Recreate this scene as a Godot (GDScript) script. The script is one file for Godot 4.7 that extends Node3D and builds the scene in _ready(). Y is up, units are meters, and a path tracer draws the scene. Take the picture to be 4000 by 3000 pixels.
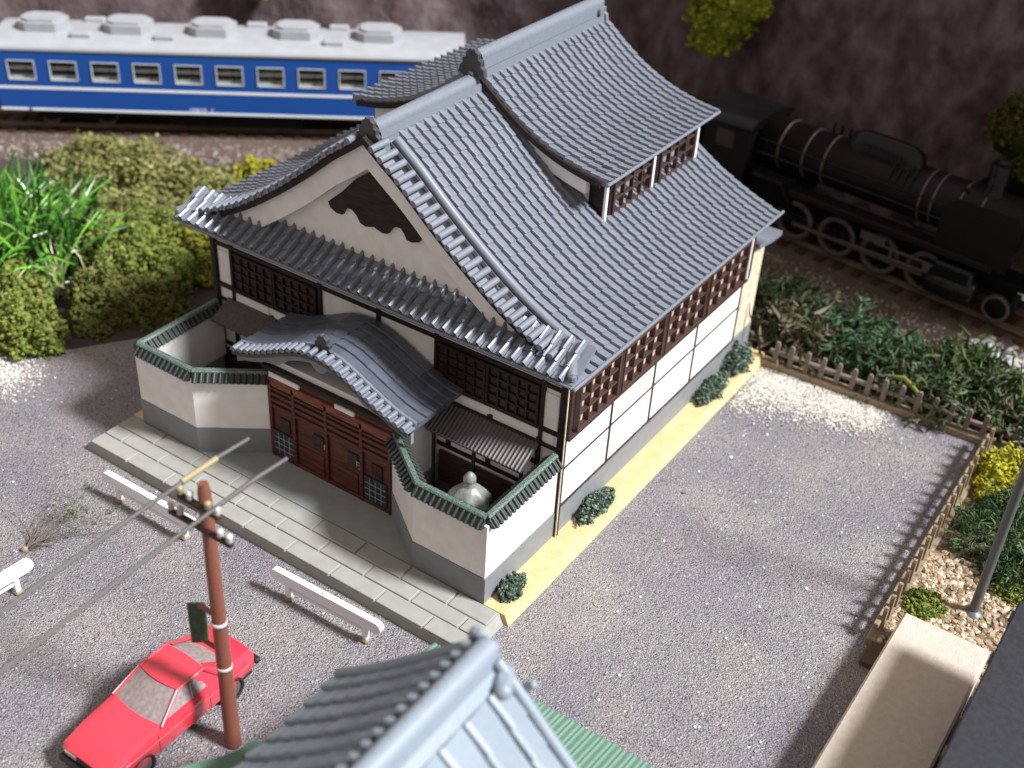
extends Node3D

# ------------------------------------------------------------------ helpers
const GROUND := -0.28
var rng := RandomNumberGenerator.new()
var used := {}
var M := {}
var TEX := {}

func numbered(called: String) -> String:
	if not used.has(called):
		used[called] = 0
		return called
	used[called] += 1
	return "%s_%03d" % [called, used[called]]

func thing(called: String, label: String, category: String, at := Vector3.ZERO, turn := 0.0, group := "") -> Node3D:
	var o := Node3D.new()
	o.name = numbered(called)
	add_child(o, true)
	o.position = at
	o.rotation.y = turn
	tag(o, label, category, group)
	return o

func tag(o: Node3D, label: String, category: String, group := "") -> void:
	o.set_meta("label", label)
	o.set_meta("category", category)
	if group != "":
		o.set_meta("group", group)

func part(called: String, mesh: Mesh, m: Material, parent: Node, xf := Transform3D.IDENTITY) -> MeshInstance3D:
	var o := MeshInstance3D.new()
	o.mesh = mesh
	o.material_override = m
	o.transform = xf
	if parent == self:
		o.name = numbered(called)
	else:
		var key := str(parent.get_instance_id()) + called
		o.name = called if not used.has(key) else "%s_%03d" % [called, used[key]]
		used[key] = used.get(key, 0) + 1
	parent.add_child(o, true)
	return o

func structure(called: String, mesh: Mesh, m: Material) -> MeshInstance3D:
	var o := part(called, mesh, m, self)
	o.set_meta("kind", "structure")
	return o

func S() -> SurfaceTool:
	var st := SurfaceTool.new()
	st.begin(Mesh.PRIMITIVE_TRIANGLES)
	st.set_smooth_group(-1)
	return st

func done(st: SurfaceTool) -> ArrayMesh:
	st.generate_normals()
	return st.commit()

# a triangle whose front looks along the given direction
func tri(st: SurfaceTool, a: Vector3, b: Vector3, c: Vector3, out: Vector3) -> void:
	if (c - a).cross(b - a).dot(out) < 0.0:
		var k := b
		b = c
		c = k
	st.add_vertex(a)
	st.add_vertex(b)
	st.add_vertex(c)

func quad(st: SurfaceTool, a: Vector3, b: Vector3, c: Vector3, d: Vector3, out: Vector3) -> void:
	tri(st, a, b, c, out)
	tri(st, a, c, d, out)

# a box with chamfered edges, centred at c
func box(st: SurfaceTool, c: Vector3, s: Vector3, bev := 0.0, basis := Basis.IDENTITY) -> void:
	var h := s / 2.0
	var b := minf(bev, minf(h.x, minf(h.y, h.z)) * 0.9)
	st.set_smooth_group(-1)
	if b <= 0.0:
		for ax in 3:
			for sg in [-1.0, 1.0]:
				var n := Vector3.ZERO
				n[ax] = sg
				var u := (ax + 1) % 3
				var w := (ax + 2) % 3
				var q := []
				for k in [[-1, -1], [1, -1], [1, 1], [-1, 1]]:
					var p := Vector3.ZERO
					p[ax] = sg * h[ax]
					p[u] = k[0] * h[u]
					p[w] = k[1] * h[w]
					q.append(c + basis * p)
				quad(st, q[0], q[1], q[2], q[3], basis * n)
		return
	var corner := func(sx: float, sy: float, sz: float, ax: int) -> Vector3:
		var p := Vector3(sx * (h.x - b), sy * (h.y - b), sz * (h.z - b))
		p[ax] = [sx, sy, sz][ax] * h[ax]
		return c + basis * p
	for ax in 3:
		var u := (ax + 1) % 3
		var w := (ax + 2) % 3
		for sg in [-1.0, 1.0]:
			var n := Vector3.ZERO
			n[ax] = sg
			var q := []
			for k in [[-1.0, -1.0], [1.0, -1.0], [1.0, 1.0], [-1.0, 1.0]]:
				var v := [0.0, 0.0, 0.0]
				v[ax] = sg
				v[u] = k[0]
				v[w] = k[1]
				q.append(corner.call(v[0], v[1], v[2], ax))
			quad(st, q[0], q[1], q[2], q[3], basis * n)
			for sg2 in [-1.0, 1.0]:
				var e := []
				for t in [-1.0, 1.0]:
					var v := [0.0, 0.0, 0.0]
					v[ax] = sg
					v[u] = sg2
					v[w] = t
					e.append(corner.call(v[0], v[1], v[2], ax))
					e.append(corner.call(v[0], v[1], v[2], u))
				var nn := Vector3.ZERO
				nn[ax] = sg
				nn[u] = sg2
				quad(st, e[0], e[1], e[3], e[2], basis * nn)
	for sx in [-1.0, 1.0]:
		for sy in [-1.0, 1.0]:
			for sz in [-1.0, 1.0]:
				tri(st, corner.call(sx, sy, sz, 0), corner.call(sx, sy, sz, 1), corner.call(sx, sy, sz, 2), basis * Vector3(sx, sy, sz))

func boxm(s: Vector3, bev := 0.0, c := Vector3.ZERO) -> ArrayMesh:
	var st := S()
	box(st, c, s, bev)
	return done(st)

# a polygon in the plane (o, ex, ey) drawn out along the vector ez
func prism(st: SurfaceTool, pts: PackedVector2Array, o: Vector3, ex: Vector3, ey: Vector3, ez: Vector3, smooth := -1) -> void:
	var n := pts.size()
	var area := 0.0
	for i in n:
		area += pts[i].cross(pts[(i + 1) % n])
	st.set_smooth_group(-1)
	var idx := Geometry2D.triangulate_polygon(pts)
	var fr := ez.normalized()
	for i in range(0, idx.size(), 3):
		var q := []
		for k in 3:
			var p: Vector2 = pts[idx[i + k]]
			q.append(o + ex * p.x + ey * p.y)
		tri(st, q[0], q[1], q[2], -fr)
		tri(st, q[0] + ez, q[1] + ez, q[2] + ez, fr)
	st.set_smooth_group(smooth)
	for i in n:
		var a := pts[i]
		var b := pts[(i + 1) % n]
		var d := b - a
		var out2 := Vector2(d.y, -d.x) * signf(area)
		var out := ex * out2.x + ey * out2.y
		var A := o + ex * a.x + ey * a.y
		var B := o + ex * b.x + ey * b.y
		quad(st, A, B, B + ez, A + ez, out)
	st.set_smooth_group(-1)

func tube(st: SurfaceTool, path: Array, radii: Array, sides := 8, caps := true, twist := 0.0) -> void:
	var rings := []
	var nrm := Vector3.UP
	for i in path.size():
		var d: Vector3 = (path[mini(i + 1, path.size() - 1)] - path[maxi(i - 1, 0)]).normalized()
		if i == 0:
			nrm = Vector3.UP if absf(d.y) < 0.9 else Vector3.RIGHT
		nrm = (nrm - d * nrm.dot(d)).normalized()
		var bi := d.cross(nrm)
		var ring := []
		var r: float = radii[mini(i, radii.size() - 1)]
		for k in sides:
			var a := TAU * k / sides + twist
			ring.append(path[i] + (nrm * cos(a) + bi * sin(a)) * r)
		rings.append(ring)
	st.set_smooth_group(1 if sides > 4 else -1)
	for i in path.size() - 1:
		var mid: Vector3 = (path[i] + path[i + 1]) / 2.0
		for k in sides:
			var k2 := (k + 1) % sides
			var a: Vector3 = rings[i][k]
			var c: Vector3 = rings[i + 1][k2]
			quad(st, a, rings[i][k2], c, rings[i + 1][k], (a + c) / 2.0 - mid)
	st.set_smooth_group(-1)
	if caps:
		for e in [0, path.size() - 1]:
			var d: Vector3 = path[0] - path[1] if e == 0 else path[e] - path[e - 1]
			for k in range(1, sides - 1):
				tri(st, rings[e][0], rings[e][k], rings[e][k + 1], d)

func lathe(st: SurfaceTool, prof: Array, at := Vector3.ZERO, axis := Vector3.UP, seg := 16, smooth := 1) -> void:
	var b := Basis.IDENTITY
	if axis != Vector3.UP:
		b = Basis(Quaternion(Vector3.UP, axis.normalized()))
	for i in prof.size() - 1:
		st.set_smooth_group(smooth)
		var p: Vector2 = prof[i]
		var q: Vector2 = prof[i + 1]
		var dirn := Vector2(q.y - p.y, -(q.x - p.x))
		for k in seg:
			var a := TAU * k / seg
			var a2 := TAU * (k + 1) / seg
			var u := Vector3(cos(a), 0, sin(a))
			var w := Vector3(cos(a2), 0, sin(a2))
			var m := (u + w).normalized()
			var out := b * (m * dirn.x + Vector3.UP * dirn.y)
			var A := at + b * (u * p.x + Vector3.UP * p.y)
			var B := at + b * (w * p.x + Vector3.UP * p.y)
			var C := at + b * (w * q.x + Vector3.UP * q.y)
			var D := at + b * (u * q.x + Vector3.UP * q.y)
			if p.x > 1e-5:
				tri(st, A, B, C, out)
			if q.x > 1e-5:
				tri(st, A, C, D, out)
	st.set_smooth_group(-1)

# a smooth sheet through rows of points, its front along the given direction
func sheet(st: SurfaceTool, rows: Array, out: Vector3, smooth := 1) -> void:
	st.set_smooth_group(smooth)
	for i in rows.size() - 1:
		for k in rows[i].size() - 1:
			quad(st, rows[i][k], rows[i][k + 1], rows[i + 1][k + 1], rows[i + 1][k], out)
	st.set_smooth_group(-1)

# many copies of a small template in one flat-shaded mesh with vertex colours
class Heap:
	var v := PackedVector3Array()
	var c := PackedColorArray()
	var i := PackedInt32Array()
	func put(tv: PackedVector3Array, ti: PackedInt32Array, xf: Transform3D, col: Color) -> void:
		var base := v.size()
		v.append_array(xf * tv)
		for k in tv.size():
			c.append(col)
		for k in ti:
			i.append(base + k)
	func mesh() -> ArrayMesh:
		var a := []
		a.resize(Mesh.ARRAY_MAX)
		a[Mesh.ARRAY_VERTEX] = v
		a[Mesh.ARRAY_COLOR] = c
		a[Mesh.ARRAY_INDEX] = i
		var m := ArrayMesh.new()
		m.add_surface_from_arrays(Mesh.PRIMITIVE_TRIANGLES, a)
		return m

func lin(r: float, g: float, b: float) -> Color:
	return Color(r, g, b).linear_to_srgb()

func mat(col: Color, rough := 0.6, spec := 0.5, tex := "", size := 1.0, bump := "", bump_cm := 0.0, bsize := 0.0) -> StandardMaterial3D:
	var m := StandardMaterial3D.new()
	m.albedo_color = col.linear_to_srgb()
	m.roughness = rough
	m.metallic_specular = spec
	if tex != "":
		m.albedo_texture = TEX[tex]
	if bump != "":
		m.heightmap_enabled = true
		m.heightmap_texture = TEX[bump]
		m.heightmap_scale = bump_cm
	if tex != "" or bump != "":
		m.uv1_triplanar = true
		m.uv1_world_triplanar = true
		m.uv1_scale = Vector3.ONE / size
		m.uv1_triplanar_sharpness = 4.0
	return m

func leafy(rough := 0.8, spec := 0.3) -> StandardMaterial3D:
	var m := StandardMaterial3D.new()
	m.albedo_color = Color.WHITE
	m.vertex_color_use_as_albedo = true
	m.roughness = rough
	m.metallic_specular = spec
	m.cull_mode = BaseMaterial3D.CULL_DISABLED
	return m

func noise_tex(seed_: int, freq: float, lo: Color, hi: Color, oct := 4, px := 512, kind := FastNoiseLite.TYPE_SIMPLEX_SMOOTH) -> NoiseTexture2D:
	var n := FastNoiseLite.new()
	n.seed = seed_
	n.frequency = freq
	n.fractal_octaves = oct
	n.noise_type = kind
	var t := NoiseTexture2D.new()
	t.width = px
	t.height = px
	t.seamless = true
	t.noise = n
	var g := Gradient.new()
	g.set_color(0, lo)
	g.set_color(1, hi)
	t.color_ramp = g
	return t

# sandy grain: pale and dark grains on a mean tone, with a relief to match
func grain_tex(seed_: int, px: int, spread: float, pale: float, dark: float, size2: float) -> Array:
	var r := RandomNumberGenerator.new()
	r.seed = seed_
	var data := PackedByteArray()
	data.resize(px * px * 3)
	var hgt := PackedByteArray()
	hgt.resize(px * px)
	for i in px * px:
		var t := r.randf()
		var g := 0.62 + (r.randf() + r.randf() - 1.0) * spread
		data[i * 3] = int(clampf(g + r.randf() * 0.03, 0, 1) * 255)
		data[i * 3 + 1] = int(clampf(g, 0, 1) * 255)
		data[i * 3 + 2] = int(clampf(g + r.randf() * 0.025, 0, 1) * 255)
		hgt[i] = int(t * 255)
	var img := Image.create_from_data(px, px, false, Image.FORMAT_RGB8, data)
	var him := Image.create_from_data(px, px, false, Image.FORMAT_L8, hgt)
	for k in int(px * px * pale):
		var x := r.randi() % (px - 3)
		var y := r.randi() % (px - 3)
		var s := 1 + (r.randi() % 3) if r.randf() < size2 else 1
		img.fill_rect(Rect2i(x, y, s, maxi(1, s - r.randi() % 2)), Color(0.86, 0.87, 0.9).lerp(Color(1, 1, 1), r.randf()))
		him.fill_rect(Rect2i(x, y, s, s), Color.WHITE)
	for k in int(px * px * dark):
		var x := r.randi() % (px - 3)
		var y := r.randi() % (px - 3)
		img.fill_rect(Rect2i(x, y, 1 + r.randi() % 2, 1 + r.randi() % 2), Color(0.3, 0.29, 0.32).lerp(Color(0.42, 0.4, 0.42), r.randf()))
		him.fill_rect(Rect2i(x, y, 2, 1), Color.BLACK)
	return [ImageTexture.create_from_image(img), ImageTexture.create_from_image(him)]

# straight planks / wood grain along one axis of the picture
func wood_tex(seed_: int, lo: Color, hi: Color) -> ImageTexture:
	var n := FastNoiseLite.new()
	n.seed = seed_
	n.frequency = 0.02
	n.fractal_octaves = 4
	var img := Image.create(256, 256, false, Image.FORMAT_RGB8)
	for y in 256:
		for x in 256:
			var t := clampf(n.get_noise_2d(x * 0.35, y * 4.0) * 0.9 + 0.5, 0, 1)
			img.set_pixel(x, y, lo.lerp(hi, t))
	return ImageTexture.create_from_image(img)

func make_materials() -> void:
	var g := grain_tex(11, 1024, 0.27, 0.006, 0.025, 0.3)
	TEX.grain = g[0]
	TEX.grain_h = g[1]
	var g2 := grain_tex(12, 256, 0.1, 0.0, 0.01, 0.1)
	TEX.fine = g2[0]
	TEX.fine_h = g2[1]
	TEX.patch = noise_tex(3, 0.008, Color(0.8, 0.81, 0.85), Color(1.0, 0.98, 0.95), 4)
	TEX.mottle = noise_tex(4, 0.02, Color(0.74, 0.74, 0.74), Color(1, 1, 1), 5)
	TEX.mottle_h = noise_tex(5, 0.03, Color.BLACK, Color.WHITE, 5)
	TEX.rock = noise_tex(6, 0.012, Color(0.5, 0.42, 0.41), Color(0.88, 0.85, 0.86), 6)
	TEX.faint = noise_tex(13, 0.02, Color(0.93, 0.92, 0.91), Color(1, 1, 1), 5)
	TEX.rock_h = noise_tex(7, 0.02, Color.BLACK, Color.WHITE, 6)
	TEX.copper = noise_tex(8, 0.05, Color(0.2, 0.26, 0.24), Color(1.0, 1.0, 1.0), 5, 256)
	TEX.ochre = noise_tex(9, 0.02, Color(0.93, 0.9, 0.82), Color(1, 1, 1), 5, 256)
	TEX.wood = wood_tex(10, Color(0.45, 0.4, 0.38), Color(1, 0.95, 0.9))
	M.ground = mat(Color(0.7, 0.675, 0.665), 0.55, 0.6, "grain", 16.0, "grain_h", 3.5)
	M.ground.detail_enabled = true
	M.ground.detail_blend_mode = BaseMaterial3D.BLEND_MODE_MUL
	M.ground.detail_albedo = TEX.patch
	M.ground.detail_uv_layer = BaseMaterial3D.DETAIL_UV_2
	M.ground.uv2_triplanar = true
	M.ground.uv2_world_triplanar = true
	M.ground.uv2_scale = Vector3.ONE / 17.0
	M.soil = mat(Color(0.24, 0.19, 0.165), 0.9, 0.3, "grain", 6.0, "grain_h", 3.0)
	M.ballast = mat(Color(0.36, 0.27, 0.21), 0.9, 0.3, "grain", 10.0, "grain_h", 4.0)
	M.rock = mat(Color(0.245, 0.21, 0.21), 0.9, 0.3, "rock", 9.0, "rock_h", 7.0)
	M.rock.uv1_scale = Vector3(0.17, 0.1, 0.17)
	M.tile = mat(Color(0.176, 0.193, 0.232), 0.36, 0.5, "faint", 3.0, "fine_h", 0.2)
	M.tile2 = mat(Color(0.186, 0.202, 0.241), 0.35, 0.5, "faint", 2.6, "fine_h", 0.2)
	M.tile3 = mat(Color(0.168, 0.185, 0.225), 0.38, 0.5, "faint", 3.4, "fine_h", 0.2)
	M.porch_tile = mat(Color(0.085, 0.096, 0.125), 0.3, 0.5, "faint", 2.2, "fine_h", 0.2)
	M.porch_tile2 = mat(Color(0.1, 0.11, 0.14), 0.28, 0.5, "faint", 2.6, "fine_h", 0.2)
	M.tile_dark = mat(Color(0.06, 0.058, 0.06), 0.5, 0.5, "mottle", 2.0)
	M.ridge = mat(Color(0.17, 0.19, 0.225), 0.38, 0.5, "faint", 1.6, "fine_h", 0.3)
	M.white = mat(Color(0.8, 0.78, 0.76), 0.5, 0.45, "faint", 6.0)
	M.cream = mat(Color(0.78, 0.7, 0.5), 0.55, 0.4, "mottle", 3.0)
	M.base = mat(Color(0.215, 0.225, 0.235), 0.55, 0.45, "faint", 4.0)
	M.timber = mat(Color(0.034, 0.02, 0.015), 0.5, 0.35, "wood", 1.2)
	M.timber2 = mat(Color(0.07, 0.036, 0.025), 0.5, 0.4, "wood", 1.2)
	M.lattice = mat(Color(0.07, 0.036, 0.028), 0.5, 0.45, "mottle", 1.0)
	M.paper = mat(Color(0.66, 0.47, 0.38), 0.7, 0.3, "mottle", 1.0)
	M.darkpane = mat(Color(0.02, 0.016, 0.014), 0.35, 0.5)
	M.redwood = mat(Color(0.15, 0.036, 0.018), 0.5, 0.45, "wood", 1.6)
	M.redwood2 = mat(Color(0.3, 0.085, 0.028), 0.5, 0.45, "wood", 1.1)
	M.slate = mat(Color(0.02, 0.026, 0.04), 0.35, 0.5)
	M.paleline = mat(Color(0.35, 0.36, 0.4), 0.6, 0.4)
	M.slab = mat(Color(0.315, 0.315, 0.287), 0.6, 0.4, "faint", 5.0, "fine_h", 0.15)
	M.apron = mat(Color(0.28, 0.305, 0.295), 0.6, 0.4, "faint", 5.0, "fine_h", 0.15)
	M.ochre = mat(Color(0.6, 0.475, 0.27), 0.6, 0.4, "ochre", 2.4, "fine_h", 0.2)
	M.copper = mat(Color(0.3, 0.39, 0.33), 0.5, 0.5, "copper", 0.6, "fine_h", 0.3)
	M.copper_dark = mat(Color(0.065, 0.08, 0.072), 0.45, 0.5, "copper", 0.5, "fine_h", 0.3)
	M.stone = mat(Color(0.27, 0.28, 0.26), 0.3, 0.5, "mottle", 0.8)
	M.metal_roof = mat(Color(0.1, 0.088, 0.085), 0.38, 0.6, "mottle", 1.0)
	M.brown_roof = mat(Color(0.1, 0.078, 0.07), 0.6, 0.4, "mottle", 1.4)
	M.rail_white = mat(Color(0.78, 0.78, 0.8), 0.5, 0.45)
	M.pole = mat(Color(0.2, 0.07, 0.046), 0.4, 0.5, "faint", 0.9)
	M.bolt = mat(Color(0.45, 0.4, 0.41), 0.5, 0.5)
	M.ceramic = mat(Color(0.5, 0.48, 0.44), 0.3, 0.5)
	M.ceramic_yellow = mat(Color(0.3, 0.25, 0.13), 0.35, 0.5)
	M.wire = mat(Color(0.085, 0.08, 0.078), 0.5, 0.5)
	M.sign_green = mat(Color(0.085, 0.16, 0.095), 0.5, 0.45, "mottle", 0.9)
	M.fence = mat(Color(0.25, 0.19, 0.165), 0.6, 0.4, "mottle", 0.7)
	M.fence_tan = mat(Color(0.34, 0.255, 0.17), 0.6, 0.4, "mottle", 0.9)
	M.black = mat(Color(0.009, 0.0085, 0.009), 0.25, 0.35, "mottle", 2.0)
	M.black_matt = mat(Color(0.006, 0.0055, 0.006), 0.5, 0.25)
	M.boiler = mat(Color(0.012, 0.0095, 0.01), 0.42, 0.28, "mottle", 1.5)
	M.rim = mat(Color(0.1, 0.08, 0.07), 0.4, 0.5)
	M.steel = mat(Color(0.19, 0.14, 0.1), 0.4, 0.5, "mottle", 0.8)
	M.sleeper = mat(Color(0.11, 0.066, 0.04), 0.7, 0.3, "wood", 0.9)
	M.car = mat(Color(0.66, 0.04, 0.065), 0.28, 0.5)
	M.car.clearcoat_enabled = true
	M.car.clearcoat = 0.6
	M.car.clearcoat_roughness = 0.15
	M.car_glass = mat(Color(0.36, 0.29, 0.28), 0.35, 0.5, "mottle", 1.3)
	M.chrome = mat(Color(0.5, 0.48, 0.48), 0.25, 0.7)
	M.rubber = mat(Color(0.015, 0.014, 0.014), 0.6, 0.4)
	M.blue = mat(Color(0.012, 0.07, 0.3), 0.32, 0.5)
	M.coach_roof = mat(Color(0.345, 0.355, 0.375), 0.5, 0.45, "faint", 8.0)
	M.cream_line = mat(Color(0.7, 0.72, 0.74), 0.4, 0.5)
	M.silver = mat(Color(0.4, 0.43, 0.47), 0.35, 0.6)
	M.seat = mat(Color(0.72, 0.72, 0.7), 0.7, 0.3)
	M.dark_in = mat(Color(0.025, 0.024, 0.026), 0.7, 0.3)
	M.glass = StandardMaterial3D.new()
	M.glass.transparency = BaseMaterial3D.TRANSPARENCY_ALPHA
	M.glass.albedo_color = Color(0.3, 0.32, 0.34, 0.05)
	M.glass.roughness = 0.04
	M.beige = mat(Color(0.56, 0.48, 0.41), 0.75, 0.4, "faint", 2.4, "fine_h", 1.0)
	M.roof_black = mat(Color(0.028, 0.029, 0.038), 0.5, 0.5, "mottle", 2.0, "fine_h", 0.3)
	M.greypole = mat(Color(0.085, 0.09, 0.09), 0.4, 0.5)
	M.far_tile = mat(Color(0.22, 0.265, 0.315), 0.42, 0.5, "faint", 1.2)
	M.far_tile2 = mat(Color(0.24, 0.285, 0.335), 0.4, 0.5, "faint", 1.0)
	M.green_roof = mat(Color(0.13, 0.235, 0.175), 0.5, 0.45, "faint", 2.0)
	M.leaf = leafy()
	M.leaf_shiny = leafy(0.32, 0.5)
	M.stones = leafy(0.6, 0.5)
	M.twig = mat(Color(0.1, 0.075, 0.05), 0.8, 0.3)

# ------------------------------------------------------------------ roofs
# a table of (x, y) points down one slope, looked up by arc length
func slope_at(tab: Array, s: float) -> Vector2:
	for i in tab.size() - 1:
		var l: float = (tab[i + 1] - tab[i]).length()
		if s <= l or i == tab.size() - 2:
			return tab[i].lerp(tab[i + 1], s / l)
		s -= l
	return tab[-1]

func slope_len(tab: Array) -> float:
	var t := 0.0
	for i in tab.size() - 1:
		t += (tab[i + 1] - tab[i]).length()
	return t

func height_at(tab: Array, x: float) -> float:
	for i in tab.size() - 1:
		if x <= tab[i + 1].x:
			return lerpf(tab[i].y, tab[i + 1].y, (x - tab[i].x) / (tab[i + 1].x - tab[i].x))
	return tab[-1].y

func smooth_tab(tab: Array, n := 24) -> Array:
	var c := Curve2D.new()
	for i in tab.size():
		var t: Vector2 = (tab[mini(i + 1, tab.size() - 1)] - tab[maxi(i - 1, 0)]) / 6.0
		c.add_point(tab[i], -t, t)
	var out := []
	var L := c.get_baked_length()
	for i in n + 1:
		out.append(c.sample_baked(L * i / n, true))
	return out

# one roof tile: 1 long (x, down the slope), 1 wide (z), a roll on one side and a raised lower lip
func tile_template(k: int, ribbed := false) -> Array:
	var r := RandomNumberGenerator.new()
	r.seed = 50 + k
	var sec := [Vector2(-0.5, 0.0), Vector2(-0.34, 0.012), Vector2(0.0, 0.046), Vector2(0.28, 0.07), Vector2(0.42, 0.06), Vector2(0.475, -0.03)]
	if ribbed:
		sec = [Vector2(-0.5, 0.0), Vector2(0.06, 0.004), Vector2(0.16, 0.085), Vector2(0.28, 0.115), Vector2(0.4, 0.085), Vector2(0.49, -0.01)]
	var v := PackedVector3Array()
	for row in 2:
		for p in sec:
			var wob := r.randf_range(-0.012, 0.012)
			var w: float = p.x * (1.0 if row == 0 else 0.93) + wob
			v.append(Vector3(0.0 if row == 0 else 1.06 + r.randf_range(-0.02, 0.02), p.y + (0.0 if row == 0 else 0.034), w))
	for p in sec:
		v.append(Vector3(1.05, p.y - 0.01, p.x * 0.93))
	var idx := PackedInt32Array()
	for j in 5:
		idx.append_array([j, j + 7, j + 1, j, j + 6, j + 7])
		idx.append_array([6 + j, 13 + j, 7 + j, 6 + j, 12 + j, 13 + j])
	return [v, idx]

var tiles := []
var tile_meshes := []

func prepare_tiles() -> void:
	for k in 8:
		var t := tile_template(k, k >= 4)
		# winding so that the upper face is the front
		var v: PackedVector3Array = t[0]
		var i: PackedInt32Array = t[1]
		var n: Vector3 = (v[i[2]] - v[i[0]]).cross(v[i[1]] - v[i[0]])
		if n.y < 0:
			for q in range(0, i.size(), 3):
				var h := i[q + 1]
				i[q + 1] = i[q + 2]
				i[q + 2] = h
			t[1] = i
		tiles.append(t)
		var heap := Heap.new()
		heap.put(t[0], t[1], Transform3D.IDENTITY, Color.WHITE)
		tile_meshes.append(heap.mesh())

# frames of all tiles on a slope; down = horizontal direction of the fall, along = horizontal axis of the ridge
func tile_frames(tab: Array, origin: Vector3, down: Vector3, along: Vector3, a0: float, a1: float, cols: int, rows: int, keep = null, relief := 1.0, flip := false) -> Array:
	var out := []
	var L := slope_len(tab)
	for c in cols:
		var w := (a1 - a0) / cols
		var a := a0 + (c + 0.5) * w
		for r_ in rows:
			var p := slope_at(tab, L * r_ / rows)
			var q := slope_at(tab, L * (r_ + 1) / rows)
			if keep != null and not keep.call((p.x + q.x) / 2.0, a):
				continue
			var P := origin + down * p.x + Vector3.UP * p.y + along * a
			var Q := origin + down * q.x + Vector3.UP * q.y + along * a
			var X := (Q - P)
			var N := X.normalized().cross(along.normalized())
			if N.y < 0:
				N = -N
			var Z := X.normalized().cross(N).normalized() * absf(w)
			if flip:
				Z = -Z
			var j := rng.randf_range(-0.009, 0.009)
			out.append(Transform3D(Basis(X, N * relief, Z), P + N * j))
	return out

func lay_tiles(frames: Array, single: int, parent: Node, mats: Array, kind := 0) -> void:
	var heaps := []
	for m in mats:
		heaps.append(Heap.new())
	for i in frames.size():
		var k := kind + rng.randi() % 4
		var m := rng.randi() % mats.size()
		if i < single:
			part("roof_tile", tile_meshes[k], mats[m], parent, frames[i])
		else:
			heaps[m].put(tiles[k][0], tiles[k][1], frames[i], Color.WHITE)
	for m in mats.size():
		if heaps[m].v.size():
			part("roof_tiling", heaps[m].mesh(), mats[m], parent).set_meta("kind", "stuff")

func roof_deck(st: SurfaceTool, tab: Array, z0: float, z1: float, thick: float, drop := 0.02) -> void:
	var pts := PackedVector2Array()
	for i in range(tab.size() - 1, 0, -1):
		pts.append(Vector2(-tab[i].x, tab[i].y - drop))
	for i in tab.size():
		pts.append(Vector2(tab[i].x, tab[i].y - drop))
	for i in range(tab.size() - 1, 0, -1):
		pts.append(Vector2(tab[i].x, tab[i].y - drop - thick))
	for i in tab.size():
		pts.append(Vector2(-tab[i].x, tab[i].y - drop - thick))
	prism(st, pts, Vector3(0, 0, z0), Vector3.RIGHT, Vector3.UP, Vector3(0, 0, z1 - z0))

# a band that follows the roof line under it, between two drops
func under_band(tab: Array, d0: float, d1: float, z0: float, z1: float, xmax: float, cut := 1000.0) -> ArrayMesh:
	var up := PackedVector2Array()
	var low := PackedVector2Array()
	var all: Array = []
	for i in range(tab.size() - 1, 0, -1):
		all.append(Vector2(-tab[i].x, tab[i].y))
	for i in tab.size():
		all.append(tab[i])
	for p in all:
		if absf(p.x) <= xmax:
			up.append(Vector2(p.x, p.y - d0))
			low.append(Vector2(p.x, p.y - d1))
	low.reverse()
	up.append_array(low)
	var st := S()
	prism(st, up, Vector3(0, 0, z0), Vector3.RIGHT, Vector3.UP, Vector3(0, 0, z1 - z0))
	return done(st)

func oni(st: SurfaceTool, at: Vector3, s: float) -> void:
	var half := [Vector2(0.0, 1.0), Vector2(0.1, 1.06), Vector2(0.16, 0.94), Vector2(0.3, 0.86), Vector2(0.28, 0.66), Vector2(0.44, 0.6), Vector2(0.42, 0.4), Vector2(0.56, 0.3), Vector2(0.62, 0.0), Vector2(0.3, -0.12), Vector2(0.0, -0.02)]
	var pts := PackedVector2Array()
	for p in half:
		pts.append(p * s)
	for i in range(half.size() - 2, 0, -1):
		pts.append(Vector2(-half[i].x, half[i].y) * s)
	prism(st, pts, at, Vector3.RIGHT, Vector3.UP, Vector3(0, 0, 0.14 * s + 0.05))
	lathe(st, [Vector2(0.0, 0.26 * s), Vector2(0.15 * s, 0.24 * s), Vector2(0.18 * s, 0.1 * s), Vector2(0.18 * s, 0.0)], at + Vector3(0, 0.02 * s, 0.1 * s), Vector3(0, 0, 1), 10)

# a ridge: stacked courses with a round cap, along z
func ridge(st: SurfaceTool, x: float, y0: float, y1: float, z0: float, z1: float, w: float) -> void:
	var n := 3
	var h := (y1 - y0 - w * 0.5) / n
	for i in n:
		var wa := w * (1.12 - 0.12 * i)
		var wb := wa - w * 0.09
		prism(st, PackedVector2Array([Vector2(-wa, 0), Vector2(wa, 0), Vector2(wb, h - 0.012), Vector2(-wb, h - 0.012)]), Vector3(x, y0 + h * i, z0), Vector3.RIGHT, Vector3.UP, Vector3(0, 0, z1 - z0))
	tube(st, [Vector3(x, y1 - w * 0.5, z0), Vector3(x, y1 - w * 0.5, z1)], [w * 0.66], 14)
	var m := int(absf(z1 - z0) / 0.34)
	for i in m:
		var z := lerpf(z0, z1, (i + 0.5) / m)
		box(st, Vector3(x, y1 + w * 0.13, z), Vector3(0.05, 0.05, 0.05), 0.015)

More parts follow.
